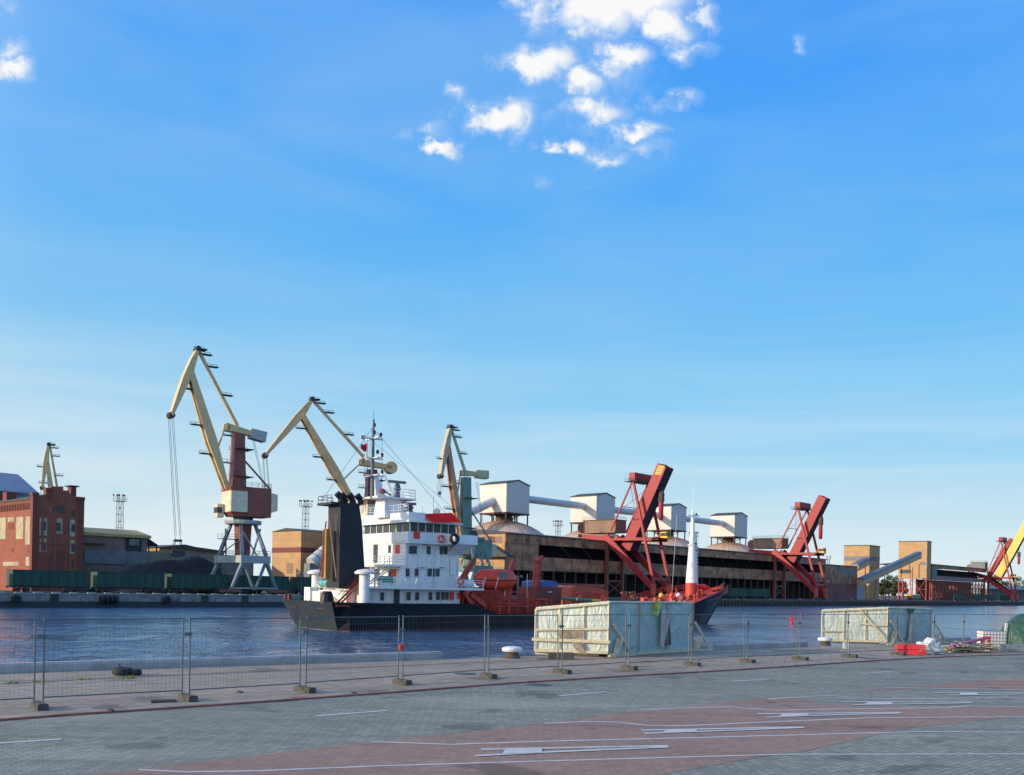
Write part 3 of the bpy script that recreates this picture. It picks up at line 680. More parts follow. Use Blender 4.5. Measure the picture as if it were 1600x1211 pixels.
mb.done('bands',m_galv,t);MB().box(B[0]-1,B[0]+1.5,18.5,21.5,0,B[2]).done('support',m_greywall,t);MB().box(A[0]-1.3,A[0]+1,18.7,21.3,0,A[2]).done('hopper',m_greywall,t)
# ---- main warehouse
m_colm=mat('rusty_column',(.10,.045,.035),.7,.3,.6)
t=thing('long_warehouse','very long sooty tan warehouse open along its front, below the domes','warehouse',Q)
sa,w1=140.7,25.;sb=388.5;zt=20.6
sr=157.7
MB().box(sa,sr,w1,w1+.4,8.8,zt-3).done('corner_wall',m_tan,t)
MB().box(sa,sb,w1-.12,w1+.35,zt-2.95,zt).done('fascia',m_tan,t)
MB().box(sr+.01,sb,w1,w1+.4,8.9,13.5).done('parapet_band',m_tan,t)
mb=MB();mb.poly([(sa-.4,w1-.6,zt+.01),(sa-.4,w1-.6,zt+.3),(sa-.4,w1+21,zt+2.4),(sa-.4,w1+42,zt+.3),(sa-.4,w1+42,zt+.01)],(sb-sa+.8,0,0)).done('roof',m_roofdk,t)
gx=Q.X(747,852,sa)[1]
mb=MB();mb.poly([(sa,w1,8.8),(sa,w1,zt),(sa,w1+21,zt+2.0),(sa,w1+41,zt),(sa,w1+41,0),(sa,w1+26,0),(sa,w1+26,9)],(.4,0,0)).done('gable_wall',m_ochre,t)
winx(t,Q,763,838.5,773,848.5,sa,m_maroon,'window');winx(t,Q,773.5,838.5,784,848.5,sa,m_brownwall,'window')
mb=MB();A=Q.X(792,868,sa-3);B=Q.X(747,864,sa-3);C=Q.X(768,852,sa-3)
mb.poly([(sa-3,A[1],A[2]),(sa-3,C[1],C[2]),(sa-3,B[1]+4,B[2]-.8),(sa-3,B[1]+4,B[2]-1.2),(sa-3,A[1],A[2]-.4)],(3.2,0,0)).done('porch_roof',m_roofdk,t)
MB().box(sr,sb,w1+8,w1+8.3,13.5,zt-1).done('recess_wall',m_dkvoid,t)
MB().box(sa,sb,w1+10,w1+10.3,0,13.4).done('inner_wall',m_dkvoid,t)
MB().box(sa+.5,sb-.2,w1+.41,w1+10,8.6,8.85).done('floor_slab',m_dark,t)
x=sa+.5
while x<sb:
    MB().box(x,x+.4,w1-.02,w1+.5,0,8.58).done('column',m_colm,t);x+=6.2
x=sr+12
while x<sb:
    MB().beam((x,w1+.2,17.6),(x+12,w1+5,13.8),.35,.5).done('brace',m_dark,t);x+=12.4
# ---- silo domes with head houses
sx=Q.Y(827,789,50)[0]-Q.Y(791,789,50)[0];wy=Q.X(749.5,789,Q.Y(791,789,50)[0])[1]-50
zb=Q.Y(791,799.6,50)[2];zt2=Q.Y(791,754.8,50)[2];hs=[]
m_dome=mat('weathered_dome_concrete',(.62,.56,.48),.75,.12,.3,(.36,.20,.09),.04,(.5,.5,.10))
# rusty collar fading down the dome
DZ=zb-2.6+3.5
def dome_mat():
    m=m_dome;tt=m.node_tree;b=[n for n in tt.nodes if n.type=='BSDF_PRINCIPLED'][0];src=b.inputs['Base Color'].links[0].from_socket
    tc=nn('ShaderNodeTexCoord',tt);sp=nn('ShaderNodeSeparateXYZ',tt);tt.links.new(tc.outputs['Object'],sp.inputs[0])
    at=mathn(tt,'ARCTAN2',sp.outputs[1],sp.outputs[0]);cb=nn('ShaderNodeCombineXYZ',tt);tt.links.new(mathn(tt,'MULTIPLY',at,9.),cb.inputs[0])
    n=nn('ShaderNodeTexNoise',tt);tt.links.new(cb.outputs[0],n.inputs['Vector']);n.inputs['Scale'].default_value=1.3;n.inputs['Detail'].default_value=6
    rr=mathn(tt,'SQRT',mathn(tt,'ADD',mathn(tt,'MULTIPLY',sp.outputs[0],sp.outputs[0]),mathn(tt,'MULTIPLY',sp.outputs[1],sp.outputs[1])))
    q=mathn(tt,'DIVIDE',mathn(tt,'ADD',mathn(tt,'MULTIPLY_ADD',n.outputs[0],-26.,rr),5.),12.)
    f=ramp(tt,q,[(.05,(1,1,1,1)),(.95,(0,0,0,1))])
    tt.links.new(mixc(tt,mathn(tt,'MULTIPLY',f,.85),src,(.36,.15,.05)),b.inputs['Base Color'])
dome_mat()
proto=None
for i,(px,lb) in enumerate(((791,'left of the red loader, nearest'),(932,'behind the first red loader on its left'),(1049,'behind the first red loader boom'),(1148.5,'left of the second red loader'))):
    s=Q.Y(px,789,50)[0];hs.append(s)
    if proto is None:
        t=thing('silo_dome','','silo',None,'white storage domes behind the warehouse');proto=t
        cx,cy=sx/2,wy/2;zap=zb-2.6;Rd=25.
        n=48;prof=[(Rd,-zap+Rd-Rd)]
        pr=[(Rd*cos(a),(zap-Rd)+Rd*sin(a)) for a in [radians(k*5) for k in range(6,18)]]+[(.6,zap)]
        MB().lathe((0,0,0),pr,n).done('dome',m_dome,t,smooth=True)
        mb=MB()
        mb.box(-cx,cx,-cy,cy,zb,zt2);mb.poly([(-cx,-cy,zt2),(0,-cy,zt2+1.5),(cx,-cy,zt2)],(0,wy,0))
        hh=mb.done('head_house',m_siloclad,t)
        mb=MB();mb.poly([(-cx-.3,-cy-.3,zt2+.02),(0,-cy-.3,zt2+1.6),(cx+.3,-cy-.3,zt2+.02),(cx+.3,-cy-.3,zt2+.28),(0,-cy-.3,zt2+1.9),(-cx-.3,-cy-.3,zt2+.28)],(0,wy+.6,0)).done('roof',m_roofdk,hh)
        mb=MB();mb.box(-cx-.2,cx+.2,-cy-.2,cy+.2,zb-.5,zb-.01);mb.done('platform',m_rub,t)
        for ax in(-1,0,1):
            for ay in(-1,0,1):
                if ax==0 and ay==0:continue
                x_,y_=ax*(cx-.4),ay*(cy-.4);rr=min(hypot(x_,y_),Rd-.1);zz=zap-Rd+sqrt(Rd*Rd-rr*rr)
                MB().box(x_-.2,x_+.2,y_-.2,y_+.2,zz-.5,zb-.5).done('leg',m_rub,t)
        mb=MB();mb.lathe((0,0,0),[(3.4,zap-.9),(3.2,zb-1.2),(2.6,zb-.5)],16);
        for k in range(10):
            a=k*pi/5;mb.beam((3*cos(a),3*sin(a),zap+.2),(cx*.9*cos(a),cy*.9*sin(a),zb-.6),.2)
        mb.done('filling_head',m_rub,t)
    else:t=copy_tree(proto)
    t['label']='white storage dome with box shaped head house, '+lb
    place(t,Q.sub(s+sx/2,50+wy/2))
wm=50+wy/2;zd=Q.Y(905,790,wm)[2]
for i in range(3):
    t=thing('conveyor_duct','silver round duct linking head houses, '+['between the first and second dome','between the second and third dome','between the third and fourth dome'][i],'duct',Q,'silver ducts between the dome head houses')
    a=(hs[i]+sx+.02,wm,zd);b=(hs[i+1]-.02,wm,zd)
    MB().tube(a,b,1.45,1.45,20).done('pipe',m_pipe,t,smooth=True)
    mb=MB();x=a[0]+2
    while x<b[0]:mb.tube((x,wm,zd),(x+.22,wm,zd),1.47,1.47,20);x+=2.4
    mb.done('rings',m_pipe,t)
t=thing('conveyor_duct','silver round duct climbing to the first head house from behind the green crane','duct',Q,'silver ducts between the dome head houses')
A=(hs[0]-.02,wm,Q.X(774,783,hs[0])[2]);B=Q.Y(733,801,wm);d=Vector(B)-Vector(A);B2=Vector(A)+d*2.2
if B2.z<3:B2=Vector(A)+d*((A[2]-3)/(A[2]-B[2]))
MB().tube(A,B2,1.6,1.6,20).done('pipe',m_pipe,t,smooth=True)
mb=MB()
for k in range(1,22):
    p=Vector(A).lerp(B2,k/22);q=Vector(A).lerp(B2,k/22+.005);mb.tube(p,q,1.63,1.63,20)
mb.done('rings',m_pipe,t)
# ---- light masts
proto=None
for px,top,lb in((188,771,'between brick building and big crane'),(478,780,'behind the ochre block left of the ship'),(872,812,'between the first and second dome'),(1084,830,'behind the white foremast of the ship'),(1295,868,'beyond the second red loader')):
    a,b=ray(px,top);D=32./b
    if proto is None:
        t=thing('light_mast','','light mast',None,'steel lattice light masts');proto=t
        MB().lattice((0,0,0),(0,0,32),2.3,1.7,2.4,.09).done('mast',m_galv,t)
        mb=MB();mb.box(-1.9,1.9,-1.4,1.4,32,32.2);mb.rail([(-1.9,-1.4,32.2),(1.9,-1.4,32.2),(1.9,1.4,32.2),(-1.9,1.4,32.2)],1.1,1,1.4,.05);mb.done('platform',m_galv,t)
        for k in range(6):
            for y in(-1.3,1.3):
                if (k+int(y))%3:mb=MB();mb.box(-2.1+k*.75,-1.7+k*.75,y-.25,y+.25,34.0,34.6);mb.box(-1.94+k*.75,-1.86+k*.75,y-.04,y+.04,32.1,34.1);mb.done('floodlight',m_dark,t)
    else:t=copy_tree(proto)
    t['label']='grey lattice light mast '+lb;t.location=(a*D,D,0);t.rotation_euler=(0,0,.4+px)
# ================================================================ PORT CRANES
def port_crane(label,cpx,w,dj,P,M_,name='portal_crane',rope=True,twoboom=True):
    s=Q.Y(cpx,905,w)[0];C=Q.sub(s,w);O=Q.W(s,w)
    J=Fr(O,dj);tf=conv(J,C)
    t=thing(name,label,'crane',C,'luffing portal cranes on the far quay')
    j=lambda k,y=0.:Vector(J.Y(P[k][0],P[k][1],y))
    zr=16.3
    # portal in quay axes
    for ax in(-1,1):
        for ay in(-1,1):
            mb=MB();mb.beam((ax*3.2,ay*5.2,7.3),(ax*6.1,ay*5.2,1.),.85,.7,.6,.6);mb.beam((ax*2.8,ay*5.2,7.3),(ax*.2,ay*5.2,1.1),.6,.5,.45,.45);mb.done('leg',M_['portal'],t)
            MB().beam((ax*3.2,ay*4.9,9.),(ax*1.9,ay*2.1,zr),.8,.7,.7,.6).done('upper_leg',M_['portal'],t)
            MB().beam((ax*2.6,ay*3.2,zr-1),(-ax*.6 if ay<0 else ax*1.2,ay*5.1,9.),.34,.34).done('diagonal',M_['portal'],t)
            bg=MB().box(ax*6.1-2.6,ax*6.1+2.6,ay*5.2-.45,ay*5.2+.45,.55,1.25).done('bogie',m_redbrown,t)
            mb=MB()
            for k in range(4):mb.lathe((ax*6.1-2+k*1.33,ay*5.2-.2,.42),[(.4,0),(.4,.4)],12,'y')
            mb.done('wheels',m_dark,bg)
    mb=MB()
    for ay in(-1,1):mb.box(-3.9,3.9,ay*5.2-.5,ay*5.2+.5,7.25,9.)
    for ax in(-1,1):mb.box(ax*3.3-.5,ax*3.3+.5,-4.71,4.71,7.3,8.95)
    mb.done('portal_frame',M_['portal2'],t)
    for ay in(-1,1):MB().beam((-6,ay*5.2,1.5),(6,ay*5.2,1.5),.3).done('tie_beam',M_['portal2'],t)
    mb=MB();mb.rail([(-3.9,-5.7,9),(3.9,-5.7,9),(3.9,5.7,9),(-3.9,5.7,9),(-3.9,-5.7,9)],1.1,1,1.5,.04);mb.rail([(-2,-1,12.8),(-6,-1,12.8),(-6,1,12.8)],1.,1,1.5,.04);mb.box(-6,-1.4,-1,1,12.65,12.8);mb.beam((-6,0,9),(-2.5,-3,12.7),.5,.2);mb.done('railing',m_galv,t)
    MB().lathe((0,0,0),[(4.1,zr+.02),(4.2,zr+.5),(4.2,zr+.9),(3.4,zr+.95)],24).done('ring_platform',M_['portal2'],t)
    MB().lathe((0,0,0),[(1.7,7.35),(1.7,9.1),(2.0,zr),(2.2,zr+.9)],18).done('column',M_['tower'],t,smooth=True)
    # revolving upper works in the jib frame
    MB(tf).lathe((0,0,0),[(2.1,zr+.96),(2.3,zr+1.4),(1.7,zr+2.9)],16).done('slewing_bearing',m_dark,t)
    z0,z1=19.,24.9
    if 'hz' in P:z0,z1=P['hz']
    mb=MB(tf);mb.box(.2,4.1,-3.1,3.1,z0,z1-1.05);mb.box(.35,.5,-3.15,3.15,z0,z1-1);mb.done('machine_house',M_['house'],t)
    mb=MB(tf);mb.box(-5.6,.19,-2.95,2.95,z0-.9,z1);mb.box(.2,4.2,-3.2,3.2,z1-1.04,z1);mb.poly([(4.0,-2.4,z0),(3.2,-2.4,z0-1),(-.5,-2.4,z0-1),(-.5,-2.4,z0)],(0,4.8,0));mb.done('house_rear',M_['red'],t)
    mb=MB(tf);mb.poly([(-5.61,-2.9,z0+.2),(-5.61,-2.9,z1-1.),(-7.2,-2.9,z1-1.3),(-7.2,-2.9,z0+.8)],(0,5.8,0));mb.done('ballast_box',M_['house'],t)
    mb=MB(tf);mb.rail([(4.1,-3.1,z1),(4.1,3.1,z1),(-5.6,2.9,z1),(-5.6,-2.9,z1)],1.1,2,1.6,.04);mb.done('house_railing',m_galv,t)
    cb=MB(tf).box(4.2,5.7,-3.3,-1.2,z0-1.2,z0+1.9).done('cab',m_pale,t)
    MB(tf).box(4.6,5.78,-3.38,-1.12,z0-.2,z0+1.1).done('cab_window',m_glass,cb)
    tt=j('towertop');tb=Vector((tt.x-.1,0,z1))
    wt=P.get('tw',1.35)
    mb=MB(tf);mb.beam(tb,tt,3.0,3.2,2.3,2.3,up=(1,0,0));mb.done('tower',M_['tower'],t)
    mb=MB(tf)
    for k,f in enumerate((.18,.42,.66,.9)):
        p=tb.lerp(tt,f);mb.box(p.x-(1.2 if k%2 else 3.2),p.x+(3.0 if k%2 else 1.2),-2.3,-.9 if k%2 else 2.2,p.z,p.z+.14);mb.rail([(p.x-(1.2 if k%2 else 3.2),-2.3,p.z),(p.x+(3. if k%2 else 1.2),-2.3,p.z)],1.,1,1.4,.05)
    for k in range(16):
        z=tb.z+(tt.z-tb.z)*k/16;mb.box(tt.x-1.9,tt.x-1.5,-1.7,-1.3,z,z+.08)
    mb.beam((tt.x-1.7,-1.5,tb.z),(tt.x-1.7,-1.5,tt.z),.08);mb.beam((tt.x-2.3,-1.5,tb.z),(tt.x-2.3,-1.5,tt.z),.08)
    mb.done('ladders_and_landings',m_dark,t)
    MB(tf).tube((tt.x-1,.8,tb.z+(tt.z-tb.z)*.5),(-6.2,.8,z1),.22,.22,6).done('backstay',M_['red'],t)
    # counterweight beam
    a=j('cw0');b=j('cw1')
    mb=MB(tf);mb.beam(a+Vector((0,-.95,0)),b+Vector((0,-.95,0)),.5,1.7,.5,1.0);mb.beam(a+Vector((0,.95,0)),b+Vector((0,.95,0)),.5,1.7,.5,1.0);mb.beam(a+Vector((-.4,0,0)),a+Vector((-.9,0,-.05)),2.4,1.2);mb.done('counterweight_arm',M_['arm'],t)
    dd=(b-a).normalized();mb=MB(tf)
    if P.get('roundcw'):mb.lathe((b.x,-1.2,b.z),[(1.5,0),(1.65,.2),(1.65,2.2),(1.5,2.4)],20,'y')
    else:mb.beam(b-dd*.3,b+dd*3.4,2.6,2.2,2.6,2.4)
    mb.done('counterweight',M_['cw'],t)
    # boom
    ft=j('foot');kn=j('knee');tp=j('top');ti=j('tip');mid=ft.lerp(kn,.42)
    d=(kn-ft).normalized();nr=Vector((-d.z,0,d.x))
    def plate(pts,y0,wd,mm,nm):
        return MB(tf).poly([(p.x,y0,p.z) for p in pts],(0,wd,0)).done(nm,mm,t)
    bw=P.get('bw',1.)
    out=[ft-nr*.45*bw,mid-nr*1.15*bw,kn-nr*.6*bw,kn+nr*.6*bw,mid+nr*1.05*bw,ft+nr*.45*bw]
    plate(out,-1.25,.55,M_['boom'],'boom')
    plate(out,.7,.55,M_['boom'],'boom')
    plate([ft.lerp(kn,.12)-nr*.3,mid-nr*.75*bw,kn-nr*.35,kn+nr*.35,mid+nr*.7*bw,ft.lerp(kn,.12)+nr*.3],-.69,1.38,M_['boomin'],'boom_web')
    # fly jib: deep in the middle
    d2=(ti-tp).normalized();n2=Vector((-d2.z,0,d2.x))
    if n2.dot(kn-tp)>0:n2=-n2
    kk=(kn-tp).dot(d2);c=tp+d2*kk
    plate([tp-n2*.15-d2*.4,kn-n2*.5+d2*.0,ti-n2*.32,ti+n2*.32,c+n2*.9+d2*1.5,tp+d2*kk*.45+n2*.75,tp+n2*.4-d2*.4],-1.,2.,M_['jib'],'fly_jib')
    mb=MB(tf);mb.lathe((ti.x,-.9,ti.z),[(.75,0),(.75,.35),(.5,.5),(.5,1.3),(.75,1.45),(.75,1.8)],14,'y');mb.done('tip_sheaves',m_rub,t)
    mb=MB(tf);mb.lathe((tp.x,-1.1,tp.z+.5),[(.6,0),(.6,2.2)],12,'y');mb.box(tp.x-2.,tp.x+.4,-1.2,1.2,tp.z+.4,tp.z+.6);mb.rail([(tp.x-2.,-1.2,tp.z+.5),(tp.x+.3,-1.2,tp.z+.5)],.9,1,1,.06);mb.done('head_sheaves',m_dark,t)
    # tie
    te=j('tie1');t0=tp+Vector((-.4,0,.1))
    mb=MB(tf);mb.beam(t0,te,.75,.55,.75,.7);
    mb.done('tie_rod',M_['arm'],t)
    for f in(.06,.22,.6):
        mb=MB(tf);p=t0.lerp(te,f);mb.box(p.x-2.4,p.x+.3,-.8,.8,p.z+.35,p.z+.48);mb.rail([(p.x-2.4,-.8,p.z+.4),(p.x+.2,-.8,p.z+.4)],.8,1,1.2,.06);mb.done('landing',m_dark,t)
    for f in(.3,.55,.86):
        mb=MB(tf);p=ft.lerp(kn,f);mb.box(p.x+.6,p.x+3.3,-1.4,.4,p.z,p.z+.14);mb.rail([(p.x+.9,-1.4,p.z),(p.x+3.3,-1.4,p.z)],.8,1,1.2,.06);mb.done('landing',m_dark,t)
    mb=MB(tf);mb.tube((a.x-.2,-.9,a.z-.4),ft.lerp(kn,.28)+Vector((0,-.9,0)),.24,.24,6);mb.done('luffing_rod',m_pale,t)
    mb=MB(tf);r=.05
    if rope:
        e=j('grab');
        for dy in(-.5,.5):
            mb.tube(ti+Vector((.4,dy,-.5)),e+Vector((.55,dy,0)),r,r,4);mb.tube(ti+Vector((-.4,dy,-.5)),e+Vector((-.55,dy,0)),r,r,4)
    mb.tube(tp+Vector((-.5,.3,.5)),tt+Vector((0,.3,1)),r,r,4);mb.tube(ti+Vector((0,.4,.4)),tp+Vector((0,.4,.9)),r,r,4)
    for y in(-.4,.4):mb.tube(tt+Vector((-3.5,y,-1)),(-5,y,z1),r,r,4)
    mb.done('ropes',m_rope,t)
    return t,J,j,C
BA=dict(portal=m_blugry,portal2=mat('pale_portal_paint',(.33,.38,.36),.55,.12,.7,RUST,.2),tower=m_redbrown,house=m_pale,red=m_redbrown,arm=m_cream,cw=mat('counterweight_grey',(.38,.40,.38),.6,.1),boom=m_cream,boomin=mat('boom_inner',(.42,.33,.18),.6,.15),jib=m_cream)
t,J1,j1,C1=port_crane('big portal crane with cream jib and red-brown tower left of the ship',378,8.5,(-.8,-.6),dict(tip=(267,649),knee=(297,583),top=(308,549),foot=(353,764),towertop=(372,672),cw0=(351,667),cw1=(392,678),tie1=(371,666),grab=(278,836)),BA)
# grab bucket hanging from it
g=thing('grab_bucket','black two-shell grab hanging on ropes above the coal heap','grab',None)
e=j1('grab');gx,gy=J1.W(e.x,0);g.location=(gx,gy,e.z-5.0);g.rotation_euler=(0,0,J1.ang)
MB().box(-.8,.8,-.6,.6,3.5,4.0).done('head_block',m_dark,g)
mb=MB()
for a in(-1,1):
    for b in(-.55,.55):mb.beam((a*.6,b,3.5),(a*1.3,b,1.3),.12)
    mb.tube((a*.55,0,4),(a*.45,0,5.0),.05,.05,4)
mb.done('arms',m_dark,g)
for a in(-1,1):MB().poly([(0,-.9,1.5),(a*1.5,-.9,1.5),(a*1.6,-.9,.8),(a*.9,-.9,.1),(0,-.9,0)],(0,1.8,0)).done('shell',m_dark,g)
BB=dict(BA);BB.update(boom=m_cream2,jib=m_cream2,arm=m_cream2,cw=m_cream2,tower=mat('dark_red_paint',(.13,.025,.03),.5,.2))
port_crane('portal crane with warm cream jib rising behind the ship funnel and mast',590,8.5,(-.9,-.43),dict(tip=(414,712),knee=(472,650),top=(487,627),foot=(556,793),towertop=(581,734),cw0=(562,722),cw1=(610,731),tie1=(571,717),grab=(420,800),roundcw=True),BB)
BC=dict(portal=m_blugry,portal2=m_grnp,tower=m_grnp,house=m_yelgrn,red=m_grnp,arm=m_yelgrn,cw=m_yelgrn,boom=mat('rusty_cream_paint',(.50,.33,.18),.55,.2,.8,(.26,.06,.03),.6,(.5,.5,.15)),boomin=m_redbrown,jib=mat('grey_cream_paint',(.45,.42,.30),.55,.15,.8,RUST,.35))
t,J3,j3,C3=port_crane('green portal crane with rusty jib behind the ship bridge',734,8.5,(-.86,-.5),dict(bw=.75,tip=(688,744),knee=(699,698),top=(703,670),foot=(719,838),towertop=(728,746),cw0=(720,739),cw1=(745,741),tie1=(727,738),grab=(687,768),hz=(12.2,16.6)),BC)
h=thing('crane_hook','small dark hook block hanging from the green crane','hook',None);e=j3('grab');a_,b_=J3.W(e.x,0);h.location=(a_,b_,e.z-1.4);MB().poly([(-.55,-.3,.6),(.55,-.3,.6),(.35,-.3,1.4),(-.35,-.3,1.4)],(0,.6,0)).done('block',m_dark,h);MB().torus((0,0,.2),.3,.1,'y',10,5).done('hook',m_dark,h)
BD=dict(BA)
port_crane('distant cream crane jib sticking up behind the brick building',84,140,(-.86,-.5),dict(bw=.7,tip=(66,762),knee=(74,719),top=(76,697),foot=(84,800),towertop=(95,790),cw0=(91,784),cw1=(100,790),tie1=(92,777),grab=(66,800)),BD)
# ================================================================ SHIP LOADERS
def loader(label,cpx,boom_mat,P,name='ship_loader',stripes=True,w=0.):
    s=Q.Y(cpx,925,3)[0]
    L=Q.sub(s,0,0,(0,-1))         # x towards the water, y along the quay, away from camera
    t=thing(name,label,'ship loader',L,'raised ship loaders on the warehouse quay')
    return t,L
m_striped=mat('hazard_yellow',(.75,.62,.05),.5,.05)
def build_loader(t,L,P,bm_,hm):
    hw=5.
    f=lambda k,y=-hw:Vector(L.Y(P[k][0],P[k][1],y))
    foot=f('foot');foot.z=0;elb=f('elbow');apex=f('apex');bk=f('backfoot')
    for sgn in(-1,1):
        y=sgn*hw;V=lambda p:Vector((p.x,y,p.z))
        MB().beam(V(elb)+Vector((-1,0,.6)),V(foot)+Vector((0,0,3.6)),1.1,2.7,1.1,1.9).done('strut',m_red,t)
        mb=MB();mb.beam(V(foot)+Vector((0,0,.9)),V(foot)+Vector((0,0,5.2)),1.1,1.2,1.3,1.6,up=(1,0,0));mb.done('foot_leg',m_red2,t)
        MB().beam(V(apex),V(foot)+Vector((.3,0,4.8)),.7,.8,.8,1.0).done('front_stay',m_red,t)
        MB().beam(V(apex)+Vector((-.4,0,0)),V(bk),.45,.55).done('back_stay',m_red,t)
        MB().box(elb.x-.6,elb.x+.6,y-.5,y+.5,0,elb.z-.5).done('rear_leg',m_redbrown,t)
        mb=MB();mb.box(foot.x-1,foot.x+1,y-2,y+2,.5,.95)
        for k in range(3):mb.lathe((foot.x-.2,y-1.3+k*1.3,.4),[(.38,0),(.38,.4)],10,'x')
        mb.done('bogie',m_dark,t)
        MB().beam((foot.x-1,y,elb.z-1.),(elb.x-10,y,elb.z-.4),.5,.9).done('deck_beam',m_red,t)
    mb=MB();mb.beam((apex.x,-hw,apex.z-13),(apex.x-3.5,hw,apex.z-17),.25);mb.done('mast_brace',m_redbrown,t)
    MB().beam((foot.x-.4,-hw,7),(foot.x-.4,hw,7),.6,.9).done('foot_brace',m_redbrown,t)
    mb=MB();mb.beam((elb.x,-hw,6),(elb.x,hw,6),.5);mb.beam((elb.x,-hw,.8),(elb.x,hw,6),.3);mb.beam((elb.x,hw,.8),(elb.x,-hw,6),.3);mb.done('rear_brace',m_redbrown,t);mb=MB();mb.beam((bk.x*.5+apex.x*.5,-hw,(bk.z+apex.z)/2),(bk.x*.5+apex.x*.5,hw,(bk.z+apex.z)/2),.25)
    mb.tube((apex.x-1,-hw,apex.z-2),(bk.x*.6+apex.x*.4,hw,bk.z*.6+apex.z*.4),.08,.08,4);mb.tube((apex.x-1,hw,apex.z-2),(bk.x*.6+apex.x*.4,-hw,bk.z*.6+apex.z*.4),.08,.08,4);mb.done('stay_brace',m_redbrown,t)
    hd=MB();hd.box(apex.x-1.4,apex.x+1.2,-hw-.8,hw+.8,apex.z+.3,apex.z+3.1);hd.done('mast_head',m_red,t)
    mb=MB();mb.box(apex.x-3.2,apex.x+2.2,-hw-1.3,hw+1.3,apex.z-.1,apex.z+.08);mb.rail([(apex.x-3.2,-hw-1.3,apex.z),(apex.x+2.2,-hw-1.3,apex.z),(apex.x+2.2,hw+1.3,apex.z)],1.1,1,1.5,.05);mb.done('head_landing',m_dark,t)
    # machine house and its rounded tail
    a=f('h0',-3.2);b=f('h1',-3.2);zt_,zb_=a.z,b.z
    ho=MB().box(a.x,b.x,-3.4,3.4,zb_,zt_).done('machine_house',hm,t)
    MB().box(a.x-.3,b.x+.3,-3.7,3.7,zt_,zt_+.2).done('roof',m_roofdk,ho)
    mb=MB();mb.lathe((a.x-.9,-3.1,(zt_+zb_)/2-.2),[(2.1,0),(2.1,6.2)],18,'y');mb.done('winch_drum',m_redbrown,t)
    mb=MB();mb.rail([(a.x-.2,-3.6,zt_+.2),(b.x,-3.6,zt_+.2),(b.x,3.6,zt_+.2)],1.2,2,1.5,.05);mb.done('roof_railing',m_galv,ho)
    mb=MB();mb.beam((a.x-1.5,-4.2,zb_-.9),(elb.x+1,-4.2,elb.z-.6),.6,1.2,.8,2.2);mb.beam((a.x-1.5,4.2,zb_-.9),(elb.x+1,4.2,elb.z-.6),.6,1.2,.8,2.2);mb.done('tail_girder',m_red,t)
    MB().box(elb.x-.2,foot.x,-hw+.6,hw-.6,elb.z-.35,elb.z-.2).done('walkway',m_redbrown,t)
    # luffed boom
    p=Vector(L.Y(*P['b0'],-2.6));q=Vector(L.Y(*P['b1'],-2.6));p.y=q.y=0
    d=(q-p).normalized();nr=Vector((-d.z,0,d.x))
    if nr.x>0:nr=-nr
    bo=MB().beam(p,q,5.2,3.3,4.6,2.9,up=(0,1,0)) if False else None
    mb=MB();h0,h1=P.get('th',(2.15,2.0))
    mb.poly([p+nr*h0+Vector((0,-2.6,0)),q+nr*h1+Vector((0,-2.6,0)),q-nr*h1+Vector((0,-2.6,0)),p-nr*h0+Vector((0,-2.6,0))],(0,.35,0))
    mb.poly([p+nr*h0+Vector((0,2.25,0)),q+nr*h1+Vector((0,2.25,0)),q-nr*h1+Vector((0,2.25,0)),p-nr*h0+Vector((0,2.25,0))],(0,.35,0))
    mb.beam(p+nr*(h0-.4),q+nr*(h1-.4),4.45,.5,up=(0,0,1))
    bo=mb.done('boom',bm_,t)
    mb=MB();mb.beam(p-nr*(h0-.5),q-nr*(h1-.5),4.4,.4)
    n=14
    for k in range(n):
        c=p.lerp(q,(k+.5)/n)-nr*(h0-.1);mb.beam(c+Vector((0,-2.2,0)),c+Vector((0,2.2,0)),.3)
    mb.done('boom_underside',m_dark,t)  # underside coloured near-black to stand for the shade below the boom
    if P.get('stripes'):
        mb=MB()
        for k in range(6):
            c=q-d*(.6+k*.62);mb.poly([c+nr*1.3+Vector((0,-2.63,0)),c+nr*1.3-d*.3+Vector((0,-2.63,0)),c-nr*1.3-d*.3+d*.9+Vector((0,-2.63,0)),c-nr*1.3+d*.9+Vector((0,-2.63,0))],(0,.03,0))
        mb.done('hazard_stripes',m_striped,bo)
    # telescopic chute
    c=Vector(L.Y(*P['c0'],0.));e=Vector(L.Y(*P['c1'],0.))
    c.x=e.x=(c.x+e.x)/2;hh=c.z-e.z
    mb=MB();mb.tube((c.x,0,c.z+3),(c.x,0,c.z),.2,.2,8);mb.beam((c.x-.2,0,c.z+3),(c.x-2.2,0,c.z+4.6),.5,.7);mb.done('chute_hanger',m_dark,t)
    MB().lathe((c.x,0,c.z-hh*.38),[(1.15,0),(1.2,hh*.1),(1.05,hh*.12),(1.2,hh*.22),(.9,hh*.36)],14).done('chute_head',m_rub,t)
    MB().lathe((c.x,0,e.z),[(.5,0),(.85,.5),(.9,hh*.6),(.8,hh*.62)],14).done('chute_tube',m_red,t,smooth=True)
    cb=MB().box(foot.x-4.4,foot.x-1.,hw-.2,hw+2.,elb.z-.4,elb.z+2.3).done('cab',m_gold,t)
    MB().box(foot.x-3.9,foot.x-.9,hw-.28,hw+1.6,elb.z+.7,elb.z+1.9).done('cab_window',m_glass,cb)
    MB().beam((elb.x,0,elb.z+.3),(p.x,0,p.z),1.2,2.4).done('pivot_block',m_redbrown,t)
t,L=loader('red ship loader with raised boom and yellow striped tip behind the ship',1033.5,m_red,{})
PL=dict(foot=(1021,914),elbow=(949,840),apex=(989.5,752),backfoot=(954,830),h0=(912,814),h1=(962,832),b0=(977,857),b1=(1034,727),c0=(1033,766),c1=(1033,813),stripes=True)
